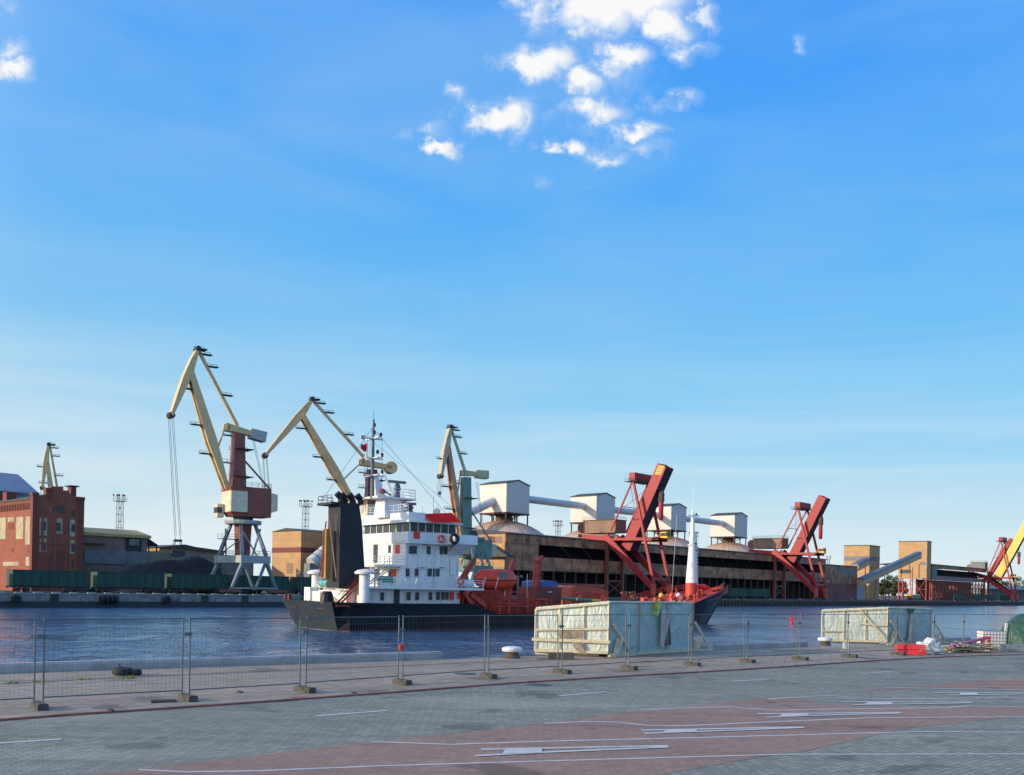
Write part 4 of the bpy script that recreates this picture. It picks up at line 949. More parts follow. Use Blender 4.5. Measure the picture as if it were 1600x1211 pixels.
build_loader(t,L,PL,m_red,mat('brown_house_cladding',(.27,.17,.115),.7,.2,.4,SOOT,.3,(.4,.4,.12),ribs=.5,panel=(1.8,4.,.25)))
t2=copy_tree(t,None,'second red ship loader, farther right beyond the ship bow')
for c in list(t2.children_recursive):
    if c.name.startswith('hazard_stripes'):bpy.data.objects.remove(c)
s=Q.Y(1283,930,3)[0];place(t2,Q.sub(s,0,0,(0,-1)))
t3,L3=loader('yellow boomed red ship loader at the right edge',1588,m_yel,{})
PL3=dict(foot=(1582,944),elbow=(1538,901),apex=(1564,846),backfoot=(1542,896),h0=(1517,879),h1=(1539,892),b0=(1556,905),b1=(1606,815),c0=(1592,862),c1=(1592,882),th=(2.6,2.6))
build_loader(t3,L3,PL3,m_yel,m_greywall)
p=Vector(L3.Y(1546,899,0));q=Vector(L3.Y(1581,842,0));MB().beam(p,q,4.4,2.8,4.4,2.4).done('counter_boom',m_red,t3)
# ================================================================ RIGHT HAND PLANT
t=thing('low_plant_building','low maroon and ochre plant building at the right end of the warehouse','building',Q)
sA=sb+.05;sB=Q.Y(1340,880,25)[0];zA=Q.Y(1300,883,25)[2];zM=Q.Y(1300,911,25)[2]
MB().box(sA,sB,25,52,zM,zA).done('upper_wall',m_tan,t);MB().box(sA,sB,25.05,52,0,zM-.01).done('lower_wall',mat('maroon_sheet',(.20,.055,.05),.6,.2,.3,SOOT,.25,ribs=.5,panel=(8.,3.,.4)),t)
MB().box(sA-.2,sB+.3,24.7,52.3,zA+.01,zA+.35).done('roof',m_roofdk,t)
winq(t,Q,1309,889,1338,897,25,m_greywall,'louvre_strip')
t=thing('grey_annex','small pale grey shed right of the maroon plant building','shed',Q)
A=Q.Y(1341,912,25);B=Q.Y(1352,912,25);MB().box(sB+.1,B[0],25.1,36,0,A[2]).done('wall',m_roofgrey,t);MB().box(sB+.1,B[0]+.3,24.8,36.2,A[2]+.01,A[2]+.3).done('roof',m_roofdk,t)
def plant_tower(label,xl,xc,xr,yt,yb,w,legs):
    s=Q.Y(xc,yt,w)[0];z1=Q.Y(xc,yt,w)[2];z0=Q.Y(xc,yb,w)[2] if legs else 0
    e=Q.Y(xr,yt,w)[0];bkw=Q.X(xl,yt,s)[1]
    t=thing('transfer_tower',label,'tower',Q)
    MB().box(s,e,w,bkw,z0,z1).done('cladding',m_ochre,t)
    MB().box(s-.3,e+.3,w-.3,bkw+.3,z1+.01,z1+.4).done('roof',m_roofdk,t)
    if legs:
        for x in(s+.3,e-.3):
            for y in(w+.3,(w+bkw)/2,bkw-.3):MB().box(x-.3,x+.3,y-.3,y+.3,0,z0-.01).done('leg',m_red,t)
        mb=MB()
        for y0,y1 in((w+.3,(w+bkw)/2),((w+bkw)/2,bkw-.3)):
            mb.beam((s+.3,y0,0),(s+.3,y1,z0),.25);mb.beam((s+.3,y1,0),(s+.3,y0,z0),.25);mb.beam((s+.3,y0,z0/2),(s+.3,y1,z0/2),.25)
        mb.done('bracing',m_red,t)
    return t,s,e,bkw,z0,z1
t,s,e,bkw,z0,z1=plant_tower('ochre transfer tower, the left and smaller of two, behind the low plant building',1319,1359,1375,852.5,937,32,False)
zz=Q.Y(1359,875,32)[2];MB().box(s-.05,e+.05,31.95,bkw+.05,zz-.4,zz+2.2).done('louvre_band',m_greywall,t)
t,s,e,bkw,z0,z1=plant_tower('ochre transfer tower on red steel legs, the right and taller of two',1404.5,1449,1455.5,846,904,24,True)
winx(t,Q,1406,890,1423,896,s);winx(t,Q,1437,878,1449,883,s,m_greywall);winx(t,Q,1425,886,1426,903,s,m_dark,'seam');winx(t,Q,1435.5,882,1436.5,903,s,m_dark,'seam')
def gallery(label,a,b,w,wd,hgt,legs=2):
    t=thing('conveyor_gallery',label,'conveyor',Q)
    A=Vector(Q.Y(*a,w));B=Vector(Q.Y(*b,w))
    MB().beam(A-Vector((0,0,.25)),B-Vector((0,0,.25)),wd,hgt).done('side_cladding',m_tan if False else mat('tan_gallery_cladding',(.58,.37,.20),.65,.15,.3,SOOT,.15,ribs=.6),t)
    u=Vector((0,0,hgt/2-.24));dd=(B-A).normalized();up_=Vector((0,0,1));pts=[(-wd/2-.15,0),(-wd/2-.15,.25),(-wd/2+.5,.85),(-wd/4,1.1),(wd/4,1.1),(wd/2-.5,.85),(wd/2+.15,.25),(wd/2+.15,0)]
    MB().poly([A+u-dd*.5+Vector((0,y_,z_)) for y_,z_ in pts],(B-A)+dd).done('roof',mat('blue_grey_roof',(.12,.145,.17),.5,.1,.3),t)
    for k in range(legs):
        p=A.lerp(B,(k+.7)/(legs+.2));mb=MB()
        mb.beam((p.x,w-wd/2,p.z-hgt/2),(p.x,w-wd/2-1,0),.35);mb.beam((p.x,w+wd/2,p.z-hgt/2),(p.x,w+wd/2+1,0),.35);mb.beam((p.x,w-wd/2-.5,p.z*.4),(p.x,w+wd/2+.5,p.z*.4),.25);mb.done('trestle',m_red,t)
gallery('long inclined conveyor gallery with blue grey roof rising to the right tower',(1345,909),(1434,868),19,4.5,2.9,2)
gallery('short inclined conveyor gallery rising to the left ochre tower',(1335,887),(1352,878),28.5,5,3.,1)
t=thing('lattice_warehouse','long warehouse on red lattice framing beyond the right tower','warehouse',Q)
w=24.;A=Q.Y(1457,882,w);B=Q.Y(1541,903,w);zt3=A[2]
zf=Q.Y(1470,889,w)[2];zr1=Q.Y(1470,901,w)[2];zr0=Q.Y(1470,906,w)[2]
MB().box(A[0],B[0],w,w+.4,zf,zt3).done('fascia',m_tan,t);MB().box(A[0],B[0],w,w+.4,zr0,zr1+.4).done('parapet_band',mat('mauve_grey_cladding',(.24,.17,.16),.65,.15,.3,SOOT,.2,ribs=.6),t)
MB().box(A[0],A[0]+9,w+.03,w+.42,zr1,zf).done('corner_wall',m_greywall,t)
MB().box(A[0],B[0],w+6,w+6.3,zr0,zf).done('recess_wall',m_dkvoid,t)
mb=MB();mb.poly([(A[0]-.3,w-.5,zt3+.01),(A[0]-.3,w-.5,zt3+.35),(A[0]-.3,w+18,zt3+1.8),(A[0]-.3,w+36,zt3+.35),(A[0]-.3,w+36,zt3+.01)],(B[0]-A[0]+.6,0,0)).done('roof',m_roofdk,t)
MB().box(A[0],B[0],w+10,w+10.3,0,zr0).done('inner_wall',mat('rust_orange_cladding',(.30,.075,.035),.7,.35,.08,SOOT,.4,(.3,.3,.2)),t)
x=A[0]+.5
while x<B[0]:
    mb=MB();mb.box(x-.25,x+.25,w,w+.5,0,zr0)
    if x+7<B[0]:
        for k in range(2):
            a0=zr0*k/2;a1=zr0*(k+1)/2;mb.beam((x,w+.2,a0),(x+7,w+.2,a1),.3);mb.beam((x+7,w+.25,a0),(x,w+.25,a1),.3)
        mb.beam((x,w+.2,zr0/2),(x+7,w+.2,zr0/2),.35)
    mb.done('frame',m_redbrown,t);x+=7
# locomotive
t=thing('locomotive','green locomotive with an orange nose under the right tower','locomotive',Q.sub(Q.Y(1428,936,15)[0],15))
MB().box(-6.3,4.6,-1.5,1.5,1.1,3.3).done('body',m_green,t);MB().box(4.61,6.6,-1.52,1.52,1.1,3.6).done('rear',m_green,t)
MB().poly([(-6.31,-1.5,1.1),(-7.5,-1.5,1.2),(-7.4,-1.5,2.6),(-6.9,-1.5,3.6),(-6.31,-1.5,3.8)],(0,3,0)).done('nose',m_red2,t)
MB().poly([(-7.42,-1.3,2.62),(-7.45,-1.3,2.5),(-6.95,-1.3,3.45),(-6.9,-1.3,3.5)],(-.06,2.6,0)).done('windscreen',m_gold,t)
MB().box(-6.5,6.5,-1.2,1.2,.3,1.09).done('bogies',m_dark,t)
# grey viaduct-like shed far right, pipework and trees
t=thing('grey_shed','blue grey open shed with flat roof at far right behind the yellow loader','shed',Q)
A=Q.Y(1543,920,60);B=Q.Y(1640,920,60);z=Q.Y(1560,915,60)[2]
MB().box(A[0],B[0]+80,60,100,z-3,z).done('roof',m_roofgrey,t);MB().box(A[0],B[0]+80,66,99,0,z-3.01).done('wall',m_greywall,t)
x=A[0]+.2
while x<B[0]+70:MB().box(x,x+1,60.5,61.5,0,z-3.01).done('post',m_galv,t);x+=11
def leafball(mb,c,r,n,sz,flat=.8):
    for _ in range(n):
        while True:
            p=Vector((random.uniform(-1,1),random.uniform(-1,1),random.uniform(-1,1)))
            if .15<p.length<=1:break
        p=p.normalized()*(p.length**.5);p=Vector((p.x*r,p.y*r,p.z*r*flat))+Vector(c)
        a=Vector((random.gauss(0,1),random.gauss(0,1),random.gauss(0,1))).normalized();b=a.orthogonal().normalized()
        s=sz*random.uniform(.6,1.3);c2=a.cross(b)
        mb.add([p-b*s,p-c2*s*.6,p+b*s,p+c2*s*.6],[(0,1,2,3)])
m_leafs=[mat('dark_foliage',(.035,.06,.022),.8,.35,.25),m_leaf,mat('olive_foliage',(.075,.105,.035),.8,.35,.25)]
def tree(px,py_top,w,sp,label,k,z0=0):
    A=Q.Y(px,py_top,w);hgt=A[2]
    t=thing('tree',label,'tree',Q.sub(A[0],w),'green trees behind the far plant')
    mb=MB();mb.tube((0,0,0),(0,0,hgt*.5),.5,.28,8)
    for i in range(5):
        a=random.uniform(0,6.28);mb.tube((0,0,hgt*(.3+.05*i)),(cos(a)*sp*.5,sin(a)*sp*.5,hgt*(.55+.06*i)),.2,.08,5)
    mb.done('trunk',m_bark,t)
    mb=MB()
    for i in range(15):
        a=random.uniform(0,6.28);rr=sp*random.uniform(0,.62);zz=hgt*random.uniform(.38,.86)
        rad=sp*random.uniform(.22,.42)*(1-.3*zz/hgt);leafball(mb,(cos(a)*rr,sin(a)*rr,zz),rad,150,.42)
    leafball(mb,(0,0,hgt*.86),sp*.3,160,.42)
    mb.done('crown',m_leafs[k%3],t)
random.seed(5)
for i,(px,py,w,sp) in enumerate(((1381,905,75,8),(1390,896,82,9),(1400,903,78,8),(1412,908,70,8),(1378,917,62,7),(1397,915,66,6),(1548,902,120,11),(1558,897,130,12),(1573,906,125,11),(1592,899,130,13),(1606,903,125,12),(1508,912,125,10),(1622,900,130,12))):
    pos=['left-hand','dark tall','rounded','right-hand','low front','small low','far-right first','far-right tallest','far-right third','far-right fourth behind the boom foot','right-edge','half hidden','outermost'][i]
    tree(px,py,w,sp,(pos+' tree between the two ochre towers') if i<6 else (pos+' tree above the grey shed'),i)
# low pipe rack clutter and lamp posts on the far quay at right
for i,px in enumerate((1388,1490)):
    t=thing('lamp_post','thin pale lamp post '+['between the ochre towers','beyond the right ochre tower'][i],'lamp post',Q.sub(Q.Y(px,935,18)[0],18),'thin lamp posts on the far quay')
    MB().tube((0,0,0),(0,0,11),.16,.1,6).done('pole',m_galv,t);MB().box(-.9,.9,-.2,.2,11,11.2).done('lamp_head',m_galv,t)
t=thing('twin_lamp','short twin headed lamp on the quay between crane and ship stern','lamp post',Q.sub(Q.Y(471,925,5)[0],5))
MB().tube((0,0,0),(0,0,5),.1,.08,6).done('pole',m_galv,t)
for a in(-1,1):
    MB().lathe((a*.9,0,5.),[(.2,0),(.42,.15),(.3,.45)],10).done('lamp_head',m_white,t)
MB().box(-.9,.9,-.05,.05,5.,5.1).done('crossarm',m_galv,t)
m_awn=bpy.data.materials.new('red_canvas');m_awn.use_nodes=True
_b=m_awn.node_tree.nodes['Principled BSDF'];_b.inputs['Base Color'].default_value=(.85,.02,.015,1);_b.inputs['Roughness'].default_value=.7
_t=m_awn.node_tree.nodes.new('ShaderNodeBsdfTranslucent');_t.inputs[0].default_value=(.9,.03,.02,1);_x=m_awn.node_tree.nodes.new('ShaderNodeMixShader');_x.inputs[0].default_value=.45
m_awn.node_tree.links.new(_b.outputs[0],_x.inputs[1]);m_awn.node_tree.links.new(_t.outputs[0],_x.inputs[2]);m_awn.node_tree.links.new(_x.outputs[0],m_awn.node_tree.nodes['Material Output'].inputs[0])
# ================================================================ THE SHIP  (x forward, y to port, z above water; b=0 is the starboard side)
ship=thing('cargo_ship','black hulled coaster with white accommodation block and red main deck under way in the harbour','ship',S)
BW=15.;LEN=79.7
def sy(px,py,b):return Vector(S.Y(px,py,b))
def sx_(px,py,a):return Vector(S.X(px,py,a))
# hull loft: station x, half breadth at deck / waterline, top z
st=[(0.,7.1,5.6,3.55),(2.5,7.3,6.9,3.5),(8.,7.5,7.4,3.45),(14.,7.5,7.5,3.45),(19.6,7.5,7.5,3.5),(20.6,7.5,7.5,3.35),(24.,7.5,7.5,2.15),(34.,7.5,7.5,2.05),(48.,7.5,7.5,2.2),(57.,7.3,6.9,2.6),(63.,6.9,5.6,3.6),(69.,5.6,3.4,5.0),(74.,3.7,1.5,5.9),(77.5,1.8,.35,6.4),(79.7,.12,.05,6.8)]
def hull():
    mb=MB();vs=[];n=len(st)
    lv=[-1.5,-.15,.14,1.3,None]
    for x,hd,hwl,zt in st:
        row=[]
        rake=max(0,(x-66)/13.7)
        sr=1.6*max(0,1-x/2.5) # transom rake
        for i,z in enumerate(lv):
            zz=zt if z is None else z
            f=max(0,min(1,zz/zt)) if zt else 1
            hb=hwl+(hd-hwl)*(f**1.3 if x>50 else f)
            if z==-1.5:hb=hwl*.85
            dx=-(1-f)*5.2*rake**1.4+(1-f)*sr*1.0
            row.append((x+dx,hb,zz))
        vs.append(row)
    V=[];F_=[];M=[]
    def vid(i,j,s):return (i*len(lv)+j)*2+s
    for i in range(n):
        for j in range(len(lv)):
            x,hb,z=vs[i][j];V+= [(x,7.5-hb,z),(x,7.5+hb,z)]
    for i in range(n-1):
        for j in range(len(lv)-1):
            for s in(0,1):
                F_.append((vid(i,j,s),vid(i+1,j,s),vid(i+1,j+1,s),vid(i,j+1,s)));M.append(1 if j<2 else 0)
    for j in range(len(lv)-1):F_.append((vid(0,j,0),vid(0,j,1),vid(0,j+1,1),vid(0,j+1,0)));M.append(2)
    mb.v=V;mb.f=F_;mb.mi=M
    return mb.done('hull',[m_hull,m_boot,m_hullgrey],ship)
hl=hull()
MB().box(.6,20.3,.35,14.65,3.0,3.3).done('poop_deck',m_deckred,ship)
MB().box(20.31,61.5,.2,14.8,1.35,1.55).done('main_deck',m_deckred,ship)
mb=MB();mb.poly([(61.5,.95,3.0),(68.5,2.2,4.0),(74,4.1,4.9),(78.6,7.0,5.7),(78.6,8.0,5.7),(74,10.9,4.9),(68.5,12.8,4.0),(61.5,14.05,3.0)],(0,0,.12)).done('foredeck',m_deckred,ship)
MB().box(61.3,61.6,1.,14.,1.56,3.05).done('forecastle_bulkhead',m_deckred,ship)
# rubbing strake, deck edge lip and bulwark inner face
mb=MB();mb.box(.3,19.8,-.13,.02,3.2,3.45)
mb.beam((5,-.02,1.6),(19,-.05,1.5),.12,.12);mb.done('rubbing_strake',m_hull,ship)
mb=MB()
for i in range(8,len(st)-1):
    x0,h0,_,z0_=st[i];x1,h1,_,z1_=st[i+1]
    for sg in(-1,1):
        f0=.1+(.75 if x0>56 else .1);f1=.1+(.75 if x1>56 else .1);a=Vector((x0,7.5+sg*max(.05,h0-f0),z0_-1.25));b=Vector((x1,7.5+sg*max(.05,h1-f1),z1_-1.25));a2=Vector((x0,7.5+sg*max(.05,h0-.12),z0_+.02));b2=Vector((x1,7.5+sg*max(.05,h1-.12),z1_+.02));mb.add([a,b,b2,a2],[(0,1,2,3)]);a=Vector((a.x,a2.y,a.z));b=Vector((b.x,b2.y,b.z))
        mb.add([a+Vector((0,sg*.06,1.24)),b+Vector((0,sg*.06,1.24)),b+Vector((0,-sg*.1,1.3)),a+Vector((0,-sg*.1,1.3))],[(0,1,2,3)])
mb.done('bulwark',m_deckred,ship)
# red name and port plates on the transom (only a blurred smear in the photo)
mb=MB();mb.box(.35,.42,3.2,5.0,2.62,2.72);mb.box(.35,.42,10.8,12.8,2.60,2.68);mb.done('transom_marks',m_boot,ship)
# foam at the stern and bow
# ---- accommodation
X0=sy(574,935,1.4).x      # aft corner of the lower house
XF=sy(719,935,1.4).x      # front
zD=3.3;z1=sy(650,921,.4).z;z2=sy(650,884,.4).z
z1=5.2
def Zs(px,py,b=1.6):return sy(px,py,b).z
zU=Zs(640,849);zW0=Zs(640,831);zW1=Zs(640,816);zR=Zs(640,800)
MB().box(X0,XF,1.5,13.5,zD,z1-.02).done('lower_house',m_white,ship)
xs0=sx_(486,930,.9)
yaf=sx_(541,930,X0-1.3).y;yal=sx_(487,930,X0-1.3).y;print('AFT',X0,yaf,yal);MB().box(X0-1.3,X0-.01,yaf,min(14.6,yal),zD,4.85).done('aft_house',m_white,ship)
MB().box(X0-.6,XF+2.9,.15,14.85,z1,z1+.28).done('boat_deck',m_white,ship)
X1=sy(627,905,1.8).x;X2=sy(633,860,1.8).x
zm=Zs(640,886,1.8)
MB().box(X1,XF-.05,1.8,13.2,z1+.29,zm).done('middle_house',m_white,ship)
MB().box(X2,XF,1.78,13.22,zm+.01,zU).done('upper_house',m_white,ship)
# stiffener ribs on the shaded side
mb=MB();x=X1+.5
while x<XF-.2:mb.box(x,x+.12,1.66,1.79,z1+.3,zU-.4);x+=.72
x=X0+.8
while x<XF:mb.box(x,x+.10,1.37,1.5,zD+.1,z1-.1);x+=.9
mb.done('side_stiffeners',m_white,ship)
# side balcony aft of the upper house
bz=Zs(610,882,2.2)
MB().box(X2-2.2,X2-.01,1.85,13.,bz-.25,bz).done('aft_balcony',m_white,ship)
mb=MB();mb.rail([(X2-.1,1.9,bz),(X2-2.15,1.9,bz),(X2-2.15,12.9,bz)],1.05,2,1.2,.045);mb.done('balcony_railing',m_white,ship)
mb=MB();mb.rail([(XF+2.8,.2,z1+.28),(X0-.5,.2,z1+.28)],1.05,2,1.6,.045);mb.done('boat_deck_railing',m_white,ship)
# bridge deck, parapet, wheelhouse
XWF=sy(712,825,1.2).x;xw=sy(735,845,-.3).x
MB().box(X2-.1,XF+.9,.9,14.1,zU+.01,zU+.25).done('bridge_deck',m_white,ship)
mb=MB();mb.box(X2-.1,XF-.6,.9,1.0,zU+.26,zW0);mb.box(X2-.1,XF+.9,14.0,14.1,zU+.26,zW0);mb.box(X2-.2,X2-.11,.9,14.1,zU+.26,zW0);mb.box(XF+.8,XF+.9,1.01,13.99,zU+.26,zW0);mb.done('bridge_parapet',m_white,ship)
wg=MB();wg.poly([(XF-2.6,.9,zU+.1),(XF-2.6,-.9,zU+.1),(XF+1.,-.9,zU+.1),(XF+1.,.9,zU+.1)],(0,0,.16));wg.box(XF-2.6,XF+1.,-.9,-.8,zU+.27,zW0-.15);wg.box(XF-2.6,XF-2.5,-.79,.89,zU+.27,zW0-.15);wg.poly([(XF-2.2,-.8,zU+.1),(XF+.6,-.8,zU+.1),(XF,1.7,zU-1.3),(XF-2.,1.7,zU-1.3)],(0,.06,0));wg.done('bridge_wing',m_white,ship)
MB().box(XF+.55,XF+1.02,-.86,.85,zU+.3,zW0-.3).done('wing_screen',m_dark,ship)
MB().box(X2+.5,XWF,1.6,13.4,zU+.26,zW0+.05).done('wheelhouse_base',m_white,ship)
wh=MB().box(X2+.55,XWF+.3,1.62,13.38,zW0+.06,zW1-.01).done('wheelhouse_glazing',m_glass,ship)
mb=MB()
for k in range(7):
    x=X2+.55+k*(XWF-X2-.3)/6;mb.box(x-.05,x+.05,1.56,1.64,zW0+.05,zW1)
for k in range(8):
    y=1.62+k*11.76/7;mb.box(X2+.49,X2+.57,y-.06,y+.06,zW0+.05,zW1)
mb.done('mullions',m_white,wh)
ro=MB();ro.poly([(X2-.1,.8,zW1),(X2-.1,14.2,zW1),(XWF+.9,14.2,zW1),(XWF+.9,.8,zW1)],(0,0,.22));ro.box(X2+.1,XWF-4.6,1.3,13.7,zW1+.23,zR);ro.box(XWF-4.59,XWF-.4,1.5,13.5,zW1+.23,zR-.3);ro.done('wheelhouse_roof',m_white,ship)
ca=[sy(668,803,.7),sy(711,801.5,.7),sy(717,816.5,.7),sy(671,816.5,.7)]
MB().poly([(ca[0].x,1.5,ca[0].z),(ca[1].x,1.5,ca[1].z),(ca[2].x,.2,ca[2].z),(ca[3].x,.2,ca[3].z)],(0,-.02,.03)).done('red_awning',m_awn,ship)
mb=MB();mb.poly([(ca[0].x,1.52,ca[0].z),(ca[1].x,1.52,ca[1].z),(ca[1].x,13,ca[1].z),(ca[0].x,13,ca[0].z)],(0,0,.06)).done('awning_top',m_awn,ship)
# windows
def wy(px,py,w=.62,h=.85,b=1.7,m=m_glass,nm='window'):
    c=sy(px,py,b);return MB().box(c.x-w/2,c.x+w/2,b-.06,b+.02,c.z-h/2,c.z+h/2).done(nm,m,ship)
for px,py in((642,859),(648.5,859),(670,859.5),(689.5,860),(696,860),(636.5,894.5),(651,894.5),(671,894.5),(676.5,894.5),(684,894.5)):wy(px,py,.5,1.,1.64)
for px,py in((597,932),(638.5,931.5),(652,931.5),(672.5,931.5),(684.5,931),(692,931)):wy(px,py,.5,1.,1.36)
wy(620,934,.75,2.0,1.36,m_dark,'door')
wy(706,931,.6,1.,1.34,m_brightred,'fire_box');wy(717,931,.4,.8,1.34,m_brightred,'fire_box')
wy(698.5,931,.4,.95,1.36)
def wx(px,py,w,h,a,m=m_glass,nm='window'):
    c=sx_(px,py,a);return MB().box(a-.07,a+.02,c.y-w/2,c.y+w/2,c.z-h/2,c.z+h/2).done(nm,m,ship)
wx(609,858,.6,1.0,X2);wx(621,858,1.,1.1,X2-.02,m_brightred,'fire_box')
wx(587,862,1.1,3.,X2,m_dark,'doorway');wx(609.5,894,.5,1.0,X1);wx(615.5,894,1.,1.1,X1-.02,m_brightred,'fire_box')
wx(589,903,1.3,3.,X1,m_dark,'doorway');wx(569,902,2.5,2.9,X1,m_greywall,'recess')
wx(567.5,931,1.,1.2,X0-.03,m_brightred,'fire_box');wx(651,836,.1,.1,X2)
c=sy(651,836,.85);MB().box(c.x-.45,c.x+.45,.8,.88,c.z-.45,c.z+.45).done('fire_box',m_brightred,ship)
mb=MB();mb.rail([(X2+.2,.86,zW0),(XF-2.7,.86,zW0)],.02,0,1.2,.04);mb.done('parapet_rail',m_white,ship)
wy(708,886,1.0,2.0,1.64,m_white,'door')
for px,py in((664,851),(683,851),(707,852),(660,887),(690,887)):
    c_=sy(px,py,1.6);MB().box(c_.x-.35,c_.x+.35,1.5,1.62,c_.z-.06,c_.z+.06).done('drip_ledge',m_greywall,ship)
for px in(655,675,700):
    c_=sy(px,905,1.62);MB().tube((c_.x,1.6,z1+.3),(c_.x,1.6,zm),.06,.06,5).done('downpipe',m_white,ship)
for k in range(7):
    c_=Vector((X1+1+k*2.1,.2,z1+.3));MB().beam(c_+Vector((0,0,0)),c_+Vector((.5,.1,1.5)),.06,.06).done('rail_strut',m_white,ship)
# floodlight bars and small fittings
mb=MB();mb.box(X2-1.9,X2-.2,2.2,6.,bz-.55,bz-.28);mb.done('light_box',m_pale,ship)
MB().lathe((X0+2.2,1.1,z1+.29),[(.9,0),(.95,.5)],14).done('tank_base',m_white,ship)
mb=MB();c=sy(605,905,.9);mb.box(c.x-1.3,c.x+1.1,.5,1.5,z1+.3,z1+.95);mb.done('deck_box',m_white,ship)
mb=MB();mb.lathe((c.x-1.,1.,z1+1.0),[(.45,0),(.6,.2),(.6,1.7),(.3,2.)],12,'x');mb.done('covered_capstan',m_green,ship)
# mushroom ventilators
for px,x,zb_,r in((570,X0-.75,zD,1.05),(495,X0-.5,4.86,1.05)):
    c=sx_(px,889,x);hh=sx_(px,897,x).z-zb_
    MB().lathe((x,c.y,zb_),[(r*.62,0),(r*.62,hh),(r*1.15,hh),(r*1.2,hh+.25),(r*.8,hh+.5),(.1,hh+.62)],18).done('ventilator',m_white,ship,smooth=True)
# aft house furniture
MB().box(X0-2.,X0-1.31,10.2,12.4,zD,4.7).done('deck_locker',m_white,ship)
MB().box(X0-2.3,X0-1.31,12.5,14.2,zD,5.2).done('deck_locker',m_white,ship)
mb=MB();mb.rail([(X0-.1,yaf+.1,4.86),(X0-1.2,yaf+.1,4.86),(X0-1.2,13.5,4.86)],1.05,2,1.3,.045);mb.done('aft_railing',m_white,ship)
mb=MB();a=Vector((-.1,6.5,zD+.1));mb.beam((X0-1.7,9.6,zD+1.3),(X0-2.2,5.4,zD+.1),.8,.1);mb.done('gangway_ladder',m_wood,ship)
ld=MB();yl=sx_(549,930,X0-1.6).y
for y in(yl-.5,yl+.5):
    ld.beam((X0-.2,y,6.3),(X0-3.2,y,zD+.1),.10,.22);ld.beam((X0-.1,y,7.3),(X0-3.2,y,zD+1.),.06)
for k in range(10):
    t_=k/10;ld.beam((X0-.2-3.*t_,yl-.5,6.3-2.9*t_),(X0-.2-3.*t_,yl+.5,6.3-2.9*t_),.22,.05)
ld.done('companion_ladder',m_redbrown,ship)
ld=MB()
for y in(3.,3.9):
    ld.beam((X1-.1,y,bz),(X1-4.1,y,z1+.35),.08,.16);ld.beam((X1-.1,y,bz+1),(X1-4.1,y,z1+1.3),.06)
for k in range(11):
    t_=k/11;ld.beam((X1-.1-4*t_,3.,bz-(bz-z1-.35)*t_),(X1-.1-4*t_,3.9,bz-(bz-z1-.35)*t_),.2,.05)
ld.done('bridge_ladder',m_white,ship)
for y in(10.5,11.6):MB().lathe((X0-.9,y,5.7),[(.45,-.5),(.55,0),(.45,.5)],10,'y').done('mooring_drum',m_teal,ship)
MB().lathe((X0-.8,yaf+1.4,5.6),[(.5,-.5),(.5,.5)],10,'y').done('mooring_drum',m_teal,ship)
MB().lathe((-.1+.9,3.2,zD),[(.9,0),(.7,1.1),(.5,1.5)],10).done('fairlead',m_hull,ship)
for y in(13.2,14.3):MB().box(.3,.7,y-.25,y+.25,3.3,4.2).done('bitt',m_boot,ship)
# funnel
m_funnel=mat('funnel_black',(.012,.015,.022),.6,.3,.5,(.05,.05,.05),.2)
fx0=0;fb=3.2
p=[(530,900),(532,788),(563,786),(571,905)]
A=sy(531,840,fb);Bq=sy(566,790,fb);Cq=sy(572,900,fb);zt=sy(540,789,fb).z
bk=sx_(513,800,A.x).y
fu=MB();fu.poly([(A.x,fb,z1),(A.x,fb,zt),(Bq.x-.4,fb,zt),(Bq.x,fb,zt-2.),(Cq.x,fb,z1)],(0,bk-fb,0))
fu=fu.done('funnel',m_funnel,ship)
mb=MB();mb.box(A.x-.04,A.x,fb+.5,fb+1.4,z1+3.3,z1+9.);mb.done('funnel_door',m_dark,fu)
MB().box(A.x-1.1,A.x+2.8,fb+.2,bk+.9,zt+.01,zt+.3).done('funnel_platform',m_funnel,fu)
mb=MB();mb.rail([(A.x-1.,fb+.4,zt+.3),(A.x-1.,bk+.8,zt+.3),(A.x+1,bk+.8,zt+.3)],.85,1,1.1,.045);mb.done('platform_railing',m_galv,fu)
for k,(dx,dy) in enumerate(((.5,.9),(1.3,1.3),(2.2,1.0),(3.4,1.2))):
    q=(A.x+dx,fb+dy,zt+.3);mb=MB();mb.tube(q,(q[0],q[1],q[2]+.6),.36,.36,12);mb.tube((q[0],q[1],q[2]+.6),(q[0]-.55,q[1],q[2]+1.15),.38,.42,12);mb.done('exhaust_pipe',m_black,fu)
# stern derrick post
c=sx_(511,860,A.x-.9)
mb=MB();mb.box(A.x-1.3,A.x-.6,c.y-.5,c.y+.4,6.3,c.z+2.6);mb.done('derrick_post',m_gold if False else mat('ochre_paint',(.36,.21,.05),.6,.15,1.,RUST,.4),ship)
mb=MB();mb.tube((A.x-.9,c.y-.3,zt-1.3),(A.x-.9,c.y-2.6,6.4),.09,.09,5);mb.tube((A.x-.9,c.y+.4,zt-2),(A.x-.9,c.y+1.9,6.6),.09,.09,5);mb.tube((A.x-1.3,c.y,c.z+2.5),(A.x-1.4,c.y+.2,6.5),.16,.16,5);mb.done('derrick_stays',m_redbrown,ship)
